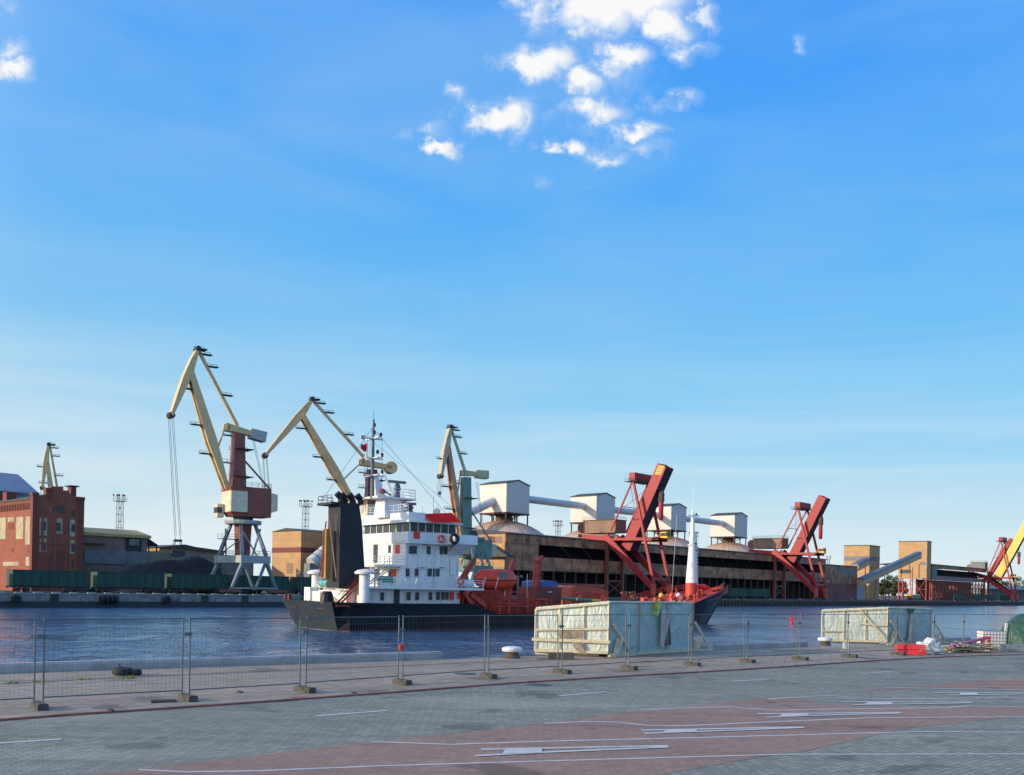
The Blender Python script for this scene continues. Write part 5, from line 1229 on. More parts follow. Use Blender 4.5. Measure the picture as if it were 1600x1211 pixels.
# ---- main mast
yc=7.5
mp=lambda px,py:sy(px,py,yc)
m0=mp(606,801);m1=mp(603,778);m2=mp(590,745)
mst=MB();wb=mp(623,801).x-mp(592,801).x
xa,xb=mp(592,803).x,mp(623,803).x;ya,yb=mp(588,776).x,mp(612,776).x
zA_,zB_=zR,mp(600,780).z
mst.add([(xa,6.,zA_-.5),(xb,6.,zA_-.5),(xb,9.,zA_-.5),(xa,9.,zA_-.5),(ya+.6,6.4,zB_),(yb+.7,6.4,zB_),(yb+.7,8.6,zB_),(ya+.6,8.6,zB_)],[(0,3,2,1),(4,5,6,7),(0,1,5,4),(1,2,6,5),(2,3,7,6),(3,0,4,7)])
u0,u1=mp(583,778).x,mp(597,778).x;v0,v1=mp(583,745).x,mp(589,745).x;zC=mp(586,745).z
mst.add([(u0,6.8,zB_+.3),(u1,6.8,zB_+.3),(u1,8.2,zB_+.3),(u0,8.2,zB_+.3),(v0,7.1,zC),(v1,7.1,zC),(v1,7.9,zC),(v0,7.9,zC)],[(0,3,2,1),(4,5,6,7),(0,1,5,4),(1,2,6,5),(2,3,7,6),(3,0,4,7)])
ms=mst.done('main_mast',m_white,ship)
pl=MB();pl.poly([(u0-.3,5.8,zB_+.01),(mp(640,778).x,5.8,zB_+.01),(mp(640,778).x,9.2,zB_+.01),(u0-.3,9.2,zB_+.01)],(0,0,.22));pl.poly([(yb+.3,7.2,zB_),(mp(634,778).x,7.2,zB_),(yb+.5,7.2,zB_-1.4)],(0,.6,0));pl.done('radar_platform',m_white,ms)
mb=MB();e_=mp(640,778).x-.1;mb.rail([(u1+.6,5.9,zB_+.2),(e_,5.9,zB_+.2),(e_,9.1,zB_+.2),(u1+.6,9.1,zB_+.2)],1.15,2,1.2,.04);mb.done('platform_railing',m_white,ms)
zp=mp(581,655).z;xp=mp(582,745).x
MB().tube((xp,yc,zB_),(xp,yc,zp),.27,.14,10).done('pole',m_galv,ms)
sp_=None
for py,a,b in((686,567,597),(717,570,597),(744,569,599)):
    sp_=MB();z=mp(582,py).z;xa_=mp(a,py).x;xb_=mp(b,py).x;sp_.box(xa_,xb_,yc-.25,yc+.25,z,z+.16);sp_.box(xp-.2,xp+.2,yc-1.6,yc+1.6,z+.02,z+.14)
    sp_.box(xb_-.3,xb_-.1,yc-.1,yc+.1,z+.15,z+.7);sp_.box(xa_+.1,xa_+.3,yc-.1,yc+.1,z+.15,z+.6);sp_.done('yard',m_white,ms)

for (px,py) in((595,679),(567,683),(585,664),(585,676),(597,711),(590,706),(597,737),(570,741)):
    c=mp(px,py);MB().lathe((c.x,yc,c.z-.25),[(.13,0),(.2,.08),(.2,.42),(.1,.5)],8).done('navigation_light',m_dark,ms)
mb=MB();mb.tube((xp,yc,zp),(xp,yc,zp+1.3),.03,.03,4)
for px,py0,py1 in((597,686,760),(570,686,744),(596,744,778),(571,744,778)):
    a=mp(px,py0);b=mp(px,py1);mb.tube(a,b,.03,.03,4)
a=mp(582,668);
for px,py in((500,786),(566,803),(735,848)):
    b=sy(px,py,7.5 if px!=735 else 1.);mb.tube(a,b,.025,.025,4)
mb.tube(mp(582,690),mp(716,800),.02,.02,4)
mb.done('stays',m_rope,ms)
def radar(px,py,l0,l1,pyb,par):
    c=mp(px,py);b=mp(px,pyb);r=MB();r.lathe((c.x,yc,b.z),[(.42,0),(.34,(c.z-b.z)*.45),(.5,(c.z-b.z)*.5),(.34,(c.z-b.z)*.8),(.2,(c.z-b.z)*.96)],12);o=r.done('radar_pedestal',m_galv,par)
    a=mp(l0,py+1);d=mp(l1,py-1);MB().beam((a.x,yc-.6,c.z-.05),(d.x,yc+.6,c.z+.1),.28,.34).done('radar_scanner',m_greywall,o)
radar(621,753.5,604,637,777,ms);radar(641,787.5,629,653,801,ship)
c=mp(593,768);MB().lathe((c.x,yc-.8,c.z-.6),[(.3,.3),(.45,.6),(.2,.9)],10).done('red_horn',m_redbrown,ms)
mb=MB();c=mp(667,797);mb.lathe((c.x,5,c.z-.9),[(.2,0),(.45,.3),(.45,.8),(.1,1.1)],12);mb.tube((c.x,5,c.z-1.6),(c.x,5,c.z-.9),.1,.1,6);mb.done('antenna_dome',m_white,ship)
mb=MB()
for px,py in((665,775),(690,794),(702,796),(648,792)):
    c=mp(px,py);mb.tube((c.x,5.5,zR-.6),(c.x,5.5,c.z),.035,.02,4)
mb.done('whip_antennas',m_rope,ship)
mb=MB();mb.rail([(X2+.1,1.4,zR),(X2+.1,13.6,zR)],1.0,2,1.2,.04);mb.rail([(X2+.1,1.4,zR),(xa-.4,1.4,zR)],1.,2,1.2,.04);mb.done('monkey_island_railing',m_white,ship)
# flag flying from the mast
fc=mp(568,699);fl=MB();vs=[];fs=[]
a0=mp(574,692);a1=mp(574,706)
for i in range(9):
    u=i/8;x=a0.x-u*1.05;y=yc+.25*sin(u*5);zz0=a0.z-.35*u-.1*sin(u*4);zz1=a1.z+.3*u
    for j in range(4):vs.append((x,y+.05*j,zz0+(zz1-zz0)*j/3))
for i in range(8):
    for j in range(3):fs.append((i*4+j,i*4+4+j,i*4+5+j,i*4+1+j))
fl.add(vs,fs);f=place(fl.done('flag',mat('flag_red',(.75,.02,.03),.7,.1)),S);tag(f,'small red flag flying from the ship main mast','flag')
mb=MB();mb.tube((a0.x+.02,yc,a0.z+.8),(a1.x+.02,yc,a1.z-3.),.03,.03,4);mb.done('halyard',m_rope,ms)
# ---- lifeboat in davits
pm=lambda px,py,b=2.2:sy(px,py,b)
xa,xb=pm(741,905).x,pm(806,905).x;zk=pm(770,921).z;zt_=pm(770,889).z
Lb=xb-xa;lbf=S.sub((xa+xb)/2,2.2,zk)
lb=thing('lifeboat','orange red enclosed lifeboat hung in davits beside the accommodation block','lifeboat',lbf)
hh=zt_-zk
def boat():
    mb=MB();n=14;m=14;vs=[];fs=[]
    for i in range(n+1):
        u=-1+2*i/n;w=max(.03,(1-abs(u)**2.6))**.6;x=u*Lb/2
        for j in range(m):
            t_=2*pi*j/m;yy=cos(t_);zz=sin(t_)
            yv=1.25*w*(abs(yy)**.75)*(1 if yy>0 else -1)
            zc=hh*.42
            up=(hh*.58*(w**.5 if abs(u)>.8 else 1)*(1-.18*u*u)) if zz>0 else hh*.42*(w**.7)
            vs.append((x,yv,zc+up*(abs(zz)**.8)*(1 if zz>0 else -1)+ (0.12*u*u)))
    for i in range(n):
        for j in range(m):fs.append((i*m+j,i*m+(j+1)%m,(i+1)*m+(j+1)%m,(i+1)*m+j))
    fs+=[tuple(range(m-1,-1,-1)),tuple(range(n*m,n*m+m))];mb.add(vs,fs);return mb
boat().done('shell',m_orange,lb,smooth=True)
mb=MB();pr=None
for i in range(15):
    u=-1+2*i/14;w=max(.03,(1-abs(u)**2.6))**.6;p=Vector((u*Lb/2,-1.30*w-.02,hh*.44+.12*u*u))
    if pr is not None:mb.beam(pr,p,.1,.12)
    pr=p
mb.done('fender_rope',m_black,lb)
MB().box(-.2,1.1,-1.27,-1.0,hh*.55,hh*.85).done('hatch',m_greywall,lb)
mb=MB();mb.rail([(-.6,-.5,hh*.93),(1.8,-.5,hh*.93)],.35,1,.5,.03);mb.done('handrail',m_galv,lb)
for k,(a,b,c,d) in enumerate((((722,898),(741,873)),((799,905),(803,873))) and ((722,905,742,872),(797,893,803,874))):
    p=pm(a,b,2.8);q=pm(c,d,2.8);mb=MB();mb.beam(p,q,.6,.7,.4,.45);mb.beam(p,(p.x,3.0,1.6),.6,.6);mb.done('davit',m_deckred,ship)
c=sy(728,906,.6);MB().lathe((c.x-.9,.6,c.z-.45),[(.2,-.0),(.5,.12),(.5,1.9),(.2,2.05)],14,'x').done('liferaft_canister',m_white,ship,smooth=True)
# life rings (hung on the rails)
def ring(c,label,ax='y'):
    fr=S.sub(c.x,c.y,c.z);t=thing('life_ring',label,'life ring',fr,'red and white life rings on the ship')
    MB().torus((0,0,0),.42,.12,ax,20,8).done('ring',m_orange,t,smooth=True)
    for k in range(4):
        a=k*pi/2+.4;MB().torus((.42*cos(a),0,.42*sin(a)),.13,.03,'x' if k%2 else 'z',8,5).done('band',m_white,t)
ring(sy(690,842,.75),'life ring on the white bridge parapet, beside the black tyre')
ring(sy(720,908,.05),'life ring on the boat deck rail beside the white canister')
ring(sx_(492,883,.85),'life ring hung on the aft railing over the stern') if False else None
c=sy(710,842,-1.1);tt_=MB();tt_.torus((0,0,0),.55,.2,'y',22,8);o=place(tt_.done('fender_tyre',m_black,smooth=True),S.sub(c.x,-1.1,c.z));tag(o,'black tyre hung on the ship bridge wing','tyre')
# ---- red deck machinery amidships
random.seed(11)
zm_=1.55
def deckthing(nm,mb,m,smooth=False):return mb.done(nm,m,ship,smooth)
mb=MB();xA=sy(735,940,3).x
for x0,x1,y0,y1,z0,z1_ in((xA,xA+3.,3,7,zm_,4.4),(xA+5.5,xA+8.5,2.5,6,zm_,3.6),(xA+4,xA+9,8,12,zm_,5.2)):
    mb=MB();mb.box(x0,x1,y0,y1,z0,z1_);mb.rail([(x0,y0,z1_),(x1,y0,z1_)],1.,2,.9,.05);deckthing('winch_house',mb,m_deckred)
# gantries and pipes
for k in range(9):
    x=xA+1.2+k*1.35;h=random.uniform(2.2,4.2);y=random.uniform(1.,3.);mb=MB();mb.beam((x,y,zm_),(x,y,zm_+h),.22);mb.beam((x,y,zm_+h),(x+random.uniform(-.9,.9),y+3,zm_+h),.2);mb.beam((x,y,zm_+h*.5),(x+1.3,y,zm_+h*.5),.14);deckthing('pipe_stand',mb,m_deckred)
mb=MB();mb.beam(sy(735,928,1.),sy(757,946,1.),.5,.6);mb.beam(sy(724,925,1.),sy(742,950,1.),.3,.4);deckthing('boat_fall_frame',mb,m_deckred)
a=sy(770,940,1.2);b=sy(833,940,1.2)
mb=MB();mb.rail([(a.x,1.2,zm_+1.6),(b.x,1.2,zm_+1.6)],1.1,2,1.,.05);mb.box(a.x,b.x,1.2,2.6,zm_+1.5,zm_+1.58);deckthing('catwalk',mb,m_deckred)
for k in range(34):
    x=random.uniform(xA,xA+13.5);y=random.uniform(.8,5.5);h=random.uniform(.6,3.6);q=random.random();mb=MB()
    if q<.45:mb.beam((x,y,zm_),(x+random.uniform(-.5,.5),y,zm_+h),.16);mb.beam((x,y,zm_+h*.7),(x+random.uniform(-1.2,1.2),y,zm_+h*.7),.1)
    elif q<.75:mb.tube((x,y,zm_),(x,y,zm_+h),.14,.14,6);mb.lathe((x,y,zm_+h*.5),[(.16,0),(.3,.1),(.3,.22),(.16,.32)],8)
    else:mb.box(x-.5,x+.5,y-.4,y+.4,zm_,zm_+h*.6)
    mb.done(('pipe_post','valve_post','deck_locker')[0 if q<.45 else 1 if q<.75 else 2],random.choice([m_deckred,m_deckred,m_red2,m_redbrown,m_brightred if q>.9 else m_deckred]),ship)
# tall red post crane
c0=sy(837,915,5);c1=sy(833,878,5);mb=MB();mb.beam((c0.x,4.6,zm_),(c0.x,4.6,c1.z),.5,.5,.4,.4);mb.beam((c0.x-.9,4.6,zm_),(c0.x-.6,4.6,c1.z-.5),.3);mb.tube((c0.x-.6,4.2,c1.z),(c0.x+.5,4.2,c1.z+.7),.35,.35,8);mb.tube((c0.x+.5,4.6,c1.z),(c0.x+.7,4.6,zm_+1),.08,.08,4);deckthing('deck_crane_post',mb,m_deckred)
mb=MB();c=sy(810,902,4);mb.tube((c.x,4,zm_),(c.x,4,c.z),.12,.12,6)
for s_ in(-.5,.5):mb.lathe((c.x+s_,4,c.z-.1),[(.16,0),(.25,.2),(.15,.4)],8)
deckthing('deck_lamp',mb,m_galv)
mb=MB();c=sy(817,900,4);mb.tube((c.x+.8,4,zm_),(c.x+.8,4,c.z+.3),.05,.05,4);deckthing('sounding_pole',mb,m_white)
a=sy(838,936,3.4);b=sy(877,936,3.4);zz=sy(855,917,3.4).z
MB().box(a.x,b.x,3.4,8.,zm_,zz).done('deck_container',mat('red_brown_container',(.20,.04,.03),.6,.2,1.,RUST,.3,ribs=.3),ship)
a=sy(842,915,4.5);b=sy(869,915,4.5);mb=MB();n=8;mb.poly([(a.x,4,zz+.02),(a.x,4,zz+.7),(a.x+1.,4,zz+.95),(b.x-.4,4,zz+.85),(b.x,4,zz+.5),(b.x,4,zz+.02)],(0,4.5,0)).done('tarpaulin',m_blue,ship)
wy(859,925,.8,.12,3.38,m_white,'nameplate')
a=sy(893,936,5);b=sy(950,936,5);z_=sy(905,918,5).z
mb=MB();mb.poly([(a.x,5,zm_),(a.x,5,z_),(a.x+.8,5,z_+.25),(b.x-1.3,5,z_),(b.x,5,z_-.6),(b.x,5,zm_)],(0,5,0));mb.done('orange_hatch_house',m_red2,ship)
mb=MB();z__=sy(905,912,9).z;mb.box(a.x-2,b.x+4,10,11.,z__-.5,z__);mb.done('cargo_gangway',m_redbrown,ship)
for k,px in enumerate((902,930,938,972,985)):
    c=sy(px,930,3.2 if px<950 else 4.5)
    mb=MB()
    for q in range(3):
        mb.tube((c.x+q*.5,c.y,zm_),(c.x+q*.5,c.y,c.z+.6),.09,.09,6);mb.lathe((c.x+q*.5,c.y,c.z+.1-q*.3),[(.1,0),(.26,.12),(.26,.25),(.1,.4)],8)
    mb.done('valve_stack',m_deckred if px<960 else m_redbrown,ship)
    MB().torus((c.x+.3,c.y-.2,c.z-.3),.25,.05,'y',12,5).done('valve_wheel',m_brightred if k%2 else m_gold,ship)
# long hose with green, yellow and red sections
a=sy(878,935,2.);b=sy(950,940,2.);P_=lambda f:a.lerp(b,f)
for f0,f1,m in((0,.28,m_green),(.281,.315,m_white),(.316,.62,m_green),(.621,.82,m_gold)):MB().tube(P_(f0),P_(f1),.24,.24,10).done('hose_section',m,ship)
MB().lathe(tuple(P_(.83)),[(.3,0),(.5,.3),(.3,.8),(.55,.95),(.3,1.1)],10,'x').done('hose_coupling',m_brightred,ship)
for f in(.05,.45,.8):
    p=P_(f);MB().box(p.x-.15,p.x+.15,1.85,2.15,zm_,p.z-.2).done('hose_support',m_deckred,ship)
mb=MB();x=24.
mb.rail([(25,.5,2.2),(60,.5,2.4)],1.,2,1.5,.05);mb.done('deck_railing',m_deckred,ship)
# forecastle
for k in range(26):
    x=random.uniform(60.5,74);y=7.5+random.uniform(-1,1)*(6-(x-60)*.28);zb_=3.1+max(0,(x-61.5))*.14
    mb=MB();t_=random.random()
    if t_<.4:mb.lathe((x,y,zb_),[(.25,0),(.2,.6),(.35,.65),(.3,.9)],8)
    elif t_<.7:mb.tube((x,y,zb_),(x,y,zb_+random.uniform(.8,1.8)),.1,.08,6);mb.lathe((x,y,zb_+.8),[(.15,0),(.28,.1),(.2,.4)],8)
    else:mb.box(x-.5,x+.5,y-.4,y+.4,zb_,zb_+random.uniform(.5,1.1))
    mb.done(('bitt','vent_pipe','deck_locker')[0 if t_<.4 else 1 if t_<.7 else 2],random.choice([m_deckred,m_deckred,m_red2,m_redbrown]),ship)
for px,m in((1049,m_brightred),(1060,m_white),(1033,m_gold)):
    c=sy(px,930,5);MB().lathe((c.x,c.y,c.z-.4),[(.15,0),(.4,.2),(.35,.6),(.1,.8)],10).done('deck_fitting',m,ship)
for px in(1053,1062,1070):
    c=sy(px,941,.6);MB().torus((c.x,c.y,c.z),.25,.06,'y',12,5).done('fairlead_ring',m_white,ship)
mb=MB();c=sy(1092,911,7.5);mb.lathe((c.x,7.,c.z-.6),[(.2,-1.),(.42,-.9),(.42,.7),(.2,.8)],12,'y');mb.lathe((c.x+1.1,7.,c.z-.8),[(.2,-.7),(.35,-.6),(.35,.6),(.2,.7)],12,'y');mb.done('anchor_windlass',m_brightred,ship)
a=Vector((62,1.2,3.9));mb=MB();mb.rail([(62,1.2,3.7),(68.5,2.3,5.2),(74,4.2,6.0),(78.4,7.2,6.6)],.8,1,1.5,.05);mb.done('bow_railing',m_deckred,ship);mb=MB();mb.rail([(60,13.5,3.4),(68.5,12.7,5.2),(74,10.8,6.0)],.9,2,1.3,.05);mb.done('bow_railing',m_deckred,ship)
MB().box(78.2,79.9,7.1,7.9,6.55,7.0).done('stem_head',m_hull,ship)
# foremast
c=mp(1080,925);xx=c.x
tz=lambda py:sy(1080,py,yc).z
MB().tube((xx,yc,3.6),(xx,yc,tz(911)),1.05,.98,14).done('foremast_base',m_deckred,ship,smooth=True)
fm=MB().tube((xx,yc,tz(911)+.01),(xx,yc,tz(852)),.96,.55,16).tube((xx,yc,tz(852)),(xx,yc,tz(803)),.5,.28,12).tube((xx,yc,tz(803)),(xx,yc,tz(796)),.28,.08,10).done('foremast',m_white,ship,smooth=True)
mb=MB();mb.tube((xx,yc,tz(800)),(xx,yc,tz(752)),.05,.03,5);mb.box(xx-1.3,xx+1.6,yc-.15,yc+.15,tz(806),tz(806)+.12);mb.box(xx-.8,xx+1.,yc-.3,yc+.3,tz(852),tz(852)+.12);mb.beam((xx+1.3,yc,tz(911)),(xx+.8,yc,tz(830)),.12);mb.beam((xx+1.7,yc,4),(xx+1.,yc,tz(830)),.12)
for k in range(22):
    z=4.5+k*.55
    if z<tz(830):mb.beam((xx+1.3,yc,z),(xx+1.7,yc,z),.06)
mb.tube((xx-4.8,yc,4),(xx-3.9,yc,tz(806)),.03,.03,4);mb.done('mast_fittings',m_white,fm)
for py in(806,852,862):
    MB().lathe((xx+.9,yc,tz(py)+.1),[(.12,0),(.18,.08),(.18,.35),(.1,.4)],8).done('navigation_light',m_dark,fm)
# wake
mb=MB();random.seed(3)
for k in range(46):
    u=random.random();x=-.6-u*14;y=7.5+random.uniform(-1,1)*(7.5+u*2.);l=random.uniform(.2,.9)
    w=S.W(x,y)
    a=random.uniform(0,6.28);mb.add([(w[0]+l*cos(a+q)*(1 if q%2 else .35),w[1]+l*sin(a+q)*.18,WATER+.02) for q in(0,1.57,3.14,4.71)],[(0,1,2,3)])
for k in range(46):
    y=random.uniform(1.2,13.8);w=S.W(1.2+random.uniform(-.5,.1),y);mb.add([(w[0]-.6,w[1]-.12,WATER+.03),(w[0]+.5,w[1]-.1,WATER+.03),(w[0]+.5,w[1]+.15,WATER+.03),(w[0]-.6,w[1]+.1,WATER+.03)],[(0,1,2,3)])
for k in range(90):
    x=71+random.uniform(-10,4);u=(76-x)/14;w=S.W(x,7.5-(1.+u*7)+random.uniform(-.6,.4));l=random.uniform(.3,1.1)
    mb.add([(w[0]-l,w[1],WATER+.03),(w[0],w[1]-l*.3,WATER+.03),(w[0]+l,w[1],WATER+.03),(w[0],w[1]+l*.35,WATER+.03)],[(0,1,2,3)])
o=mb.done('wake_foam',m_foam);tag(o,'thin streaks of foam behind the ship stern and beside its bow','foam',None,'stuff')
# ================================================================ NEAR QUAY
ORD=['leftmost','second from left','third from left','fourth from left','fifth from left','sixth from left','seventh from left','eighth from left','ninth from left','tenth from left','eleventh from left','twelfth from left','thirteenth from left','fourteenth from left','fifteenth from left','rightmost']
FP=[G(*p) for p in((60,1107),(290,1094),(473,1081),(625,1069),(760,1059),(875,1052),(980,1046),(1078,1040),(1165,1035),(1247,1031),(1325,1027),(1400,1023.5),(1457,1021),(1505,1019.2),(1581,1017.5))]
v=Vector(FP[0])-Vector(FP[1]);FP=[tuple(Vector(FP[0])+v)]+FP+[tuple(Vector(FP[-1])+(Vector(FP[-1])-Vector(FP[-2])).normalized()*3.6)]
near=['','in front of the old tyre','','in front of the ship stern','in front of the black hull','left of the larger crate','in front of the pale face of the larger crate','in front of the shaded face of the larger crate','right of the larger crate','','','in front of the smaller crate','in front of the smaller crate corner','in front of the red barrier','in front of the timber pile','in front of the white tank']
pm_=None
random.seed(21)
def panel_mesh(L,Hh=1.95):
    me=[]
    a=MB();a.tube((.06,0,0),(.06,0,Hh+.04),.021,.021,6);a.tube((L-.06,0,0),(L-.06,0,Hh+.04),.021,.021,6);a.tube((.06,0,Hh),(L-.06,0,Hh),.017,.017,6);a.tube((.06,0,.16),(L-.06,0,.16),.017,.017,6)
    b=MB();n=int(L/.105);r=.0024
    for k in range(1,n):
        x=.06+(L-.12)*k/n;b.tube((x,0,.16),(x,0,Hh),r,r,3,False)
    for k in range(1,9):
        z=.16+(Hh-.16)*k/9;b.tube((.06,.004,z),(L-.06,.004,z),r,r,3,False)
    return a,b
for i in range(len(FP)-1):
    p=Vector(FP[i]);q=Vector(FP[i+1]);L=(q-p).length-.07;d=(q-p).normalized()
    fr=Fr(tuple(p+d*.035),(d.x,d.y),.09)
    lb='mesh fence panel, %s%s'%(ORD[min(i,15)] if i<15 else 'rightmost',(' '+near[i]) if near[i] else '')
    t=thing('mesh_fence',lb,'fence',fr,'temporary mesh fence panels along the quay')
    t.rotation_euler=(radians(random.uniform(-2.2,1.)),radians(random.uniform(-.35,.35)),fr.ang)
    a,b=panel_mesh(L);a.done('frame',m_galv,t);b.done('wire_mesh',m_galv,t)
    if i:
        c=MB();c.box(-.1,.1,-.035,.035,1.52,1.6);c.done('coupler',m_galv,t)
    if i==4:
        c=MB();c.box(-.07,.09,-.04,.04,.95,1.1);c.done('orange_tape',m_brightred,t)
fm_=None
for i,p in enumerate(FP[:-1]):
    if fm_ is None:
        mb=MB();mb.poly([(-.115,-.36,0),(.115,-.36,0),(.115,-.36,.13),(.07,-.36,.155),(-.07,-.36,.155),(-.115,-.36,.13)],(0,.72,0));o=fm_=mb.done('concrete_block',m_block)
    else:o=fm_.copy();sc.collection.objects.link(o)
    q=Vector(FP[i+1])-Vector(p);o.location=(p[0],p[1],.001);o.rotation_euler=(0,0,atan2(q.y,q.x)+random.uniform(-.12,.12))
    o.location.x+=.10*q.normalized().y;o.location.y-=.10*q.normalized().x
    tag(o,'grey concrete fence foot, '+(ORD[i] if i<15 else 'rightmost')+' along the fence line','fence foot','concrete feet under the fence panels')
x,y=G(255,1097);o=MB().box(-.3,.3,-.14,.14,0,.06).done('loose_slab',m_block);o.location=(x,y,0);o.rotation_euler=(0,0,.5);tag(o,'thin loose dark slab lying just left of a fence foot','slab')
# old tyre
x,y=G(195,1055)
t=thing('old_tyre','worn black tyre with a dark lump of rubber lying beside the left kerb','tyre',None,xyz=(x,y,0))
mb=MB();mb.lathe((-.1,0,.02),[(.22,.02),(.34,0),(.46,.06),(.50,.17),(.46,.28),(.34,.34),(.22,.31),(.2,.17),(.22,.021)],20);mb.done('casing',m_black,t,smooth=True)
mb=MB();mb.lathe((.48,.1,.0),[(.1,0),(.26,.03),(.3,.15),(.22,.28),(.08,.3)],10);mb.done('rubber_lump',m_black,t,smooth=True)
mb=MB();mb.tube((-.2,.05,.3),(-.3,.0,.52),.05,.04,6);mb.tube((-.3,0,.5),(-.22,-.02,.55),.05,.03,6);mb.done('handle',m_rub,t)
t.scale=(.66,.66,.66)
# bollards
def bollard(px,py,label,sc_=1.):
    x,y=G(px,py);t=thing('mooring_bollard',label,'bollard',None,'mooring bollards on the near quay',xyz=(x,y,0));t.rotation_euler=(0,0,.6)
    MB().lathe((0,0,0),[(.34,0),(.32,.05),(.27,.12),(.26,.26)],18).done('post',m_rub,t,smooth=True)
    MB().lathe((0,0,.26),[(.24,0),(.37,.03),(.40,.12),(.37,.19),(.2,.24)],20).done('cap',m_white if False else mat('bollard_white',(.78,.78,.75),.6,.06,3.,(.2,.15,.1),.2,(2,2,2)),t,smooth=True)
    for o in t.children:o.scale=(1.15*sc_,1.,1.)
bollard(800,1028.5,'white capped mooring bollard left of the larger crate')
bollard(1289,1009,'white capped mooring bollard at the left foot of the smaller crate')
x,y=G(1321.5,1013.5);o=MB().poly([(-.14,-.14,0),(.16,-.12,0),(.15,.14,0),(-.13,.13,0)],(0,0,.34)).done('white_block',m_mark);o.location=(x,y,0);tag(o,'small white painted block standing in front of the smaller crate','block')
# ---- wrapped crates
def crate(label,A,B,C,hA,hB,hC,post1,post2,name='wrapped_crate'):
    A=Vector(A);B=Vector(B);C=Vector(C);D=A+C-B
    d=(C-B).normalized();fr=Fr(tuple(B),(d.x,d.y),0)
    loc=lambda P:Vector(fr.loc(P.x,P.y)+(0,))
    a,b,c,dd=loc(A),loc(B),loc(C),loc(D)
    t=thing(name,label,'crate',fr,'timber framed crates wrapped in sheeting')
    z=Vector((0,0,1));base=.16
    def up(P,h):return P+z*h
    hD=(hA+hC)/2
    body=MB();body.add([up(b,base),up(c,base),up(dd,base),up(a,base),up(b,hB),up(c,hC),up(dd,hD),up(a,hA)],[(0,3,2,1),(4,5,6,7),(0,1,5,4),(1,2,6,5),(2,3,7,6)])
    body.done('shaded_sheeting',m_tarpshade,t)
    # sunlit face, gently billowing between posts
    mb=MB();n,m=18,8;vs=[];fs=[];nrm=(a-b).cross(z).normalized()
    if nrm.dot(c-b)>0:nrm=-nrm
    for i in range(n+1):
        u=i/n
        for j in range(m+1):
            v=j/m;P=b.lerp(a,u)+z*(base+(hB+(hA-hB)*u-base)*v)
            P+=nrm*(.015+.05*abs(sin(u*pi*post1))*sin(v*pi)+.012*sin(9*u+7*v));vs.append(P)
    for i in range(n):
        for j in range(m):k=i*(m+1)+j;fs.append((k,k+1,k+m+2,k+m+1))
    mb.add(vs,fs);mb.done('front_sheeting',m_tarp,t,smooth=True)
    w=.09
    fbt=MB()
    def bm(P,Q_,ww=w,off=nrm*.09):fbt.beam(P+off,Q_+off,ww,ww)
    o=MB()
    for k in range(post1+1):
        u=k/post1;o_=b.lerp(a,u);p0=up(o_,base);p1=up(o_,hB+(hA-hB)*u);mb=MB();mb.beam(p0+nrm*.09,p1+nrm*.09,.05,.05);mb.done('post',m_wood,t)
    mb=MB();mb.beam(up(b,hB)+nrm*.11,up(a,hA)+nrm*.11,.07,.08);mb.done('top_rail',m_wood,t)
    mb=MB();mb.beam(up(b,base+.05)+nrm*.11,up(a,base+.05)+nrm*.11,.10,.12);mb.done('bottom_rail',m_wood,t)
    n2=(c-b).cross(z).normalized()
    if n2.dot(a-b)>0:n2=-n2
    for k in range(post2+1):
        u=k/post2;o_=b.lerp(c,u);h=hB+(hC-hB)*u;mb=MB();mb.beam(up(o_,base)+n2*.035,up(o_,h)+n2*.035,.07,.05);mb.done('side_post',m_woodgrey,t)
    mb=MB();mb.beam(up(b,.1)+n2*.05,up(c,.1)+n2*.05,.14,.15);mb.done('side_sill',m_wood,t)
    mb=MB();mb.beam(up(b,.08)+n2*-.5,up(a,.08)+nrm*.0-n2*.0,.1,.12);mb.done('skid',m_wood,t)
    # lid
    mb=MB();ov=.06;q=[up(b+nrm*ov+n2*ov,hB+.03),up(c+n2*ov,hC+.03),up(dd,hD+.03),up(a+nrm*ov,hA+.03)];mb.poly(q,(0,0,.07));mb.done('lid_sheeting',m_tarpgreen if name!='wrapped_crate' else m_tarp,t)
    # raking shores at the near corner and at the far end
    for base_pt,dr in((b.lerp(c,.02),1),(c,1)):
        e=d*0
        for s_,(o1,hh) in enumerate(((1.5,1.45),(.55,.95),(.9,.95))):
            P=base_pt+Vector((0,0,0))
            if s_==0:p0=P+Vector((.02,-.14,hh));p1=P+Vector((o1,-.14,.1));
            else:p0=P+Vector((o1*.25,-.14 if s_==1 else -.2,.08));p1=P+Vector((o1*.72,-.14 if s_==1 else -.2,hh*.85))
            mb=MB();mb.beam(p0,p1,.07,.13);mb.done('shore',m_wood,t)
        mb=MB();mb.beam(base_pt+Vector((.05,-.14,.06)),base_pt+Vector((1.7,-.14,.06)),.12,.1);mb.done('shore_foot',m_wood,t)
    return t,fr,a,b,c,nrm,n2,up
A=G(836,1023);B=G(950,1027);C=G(1081,1018.3)
t,fr,a,b,c,nrm,n2,up=crate('larger timber framed crate wrapped in pale green sheeting on the quay',A,B,C,2.03,2.38,2.36,3,3)
mb=MB();P=lambda u,v,o=.12:b.lerp(a,u)+nrm*o+Vector((0,0,v))
mb.beam(P(-.03,.68,.17),P(1.04,.70,.17),.06,.13);mb.done('plank',m_wood,t)
mb=MB();mb.beam(P(.0,1.25,.14),P(.99,1.12,.14),.05,.07);mb.done('mid_rail',m_wood,t)
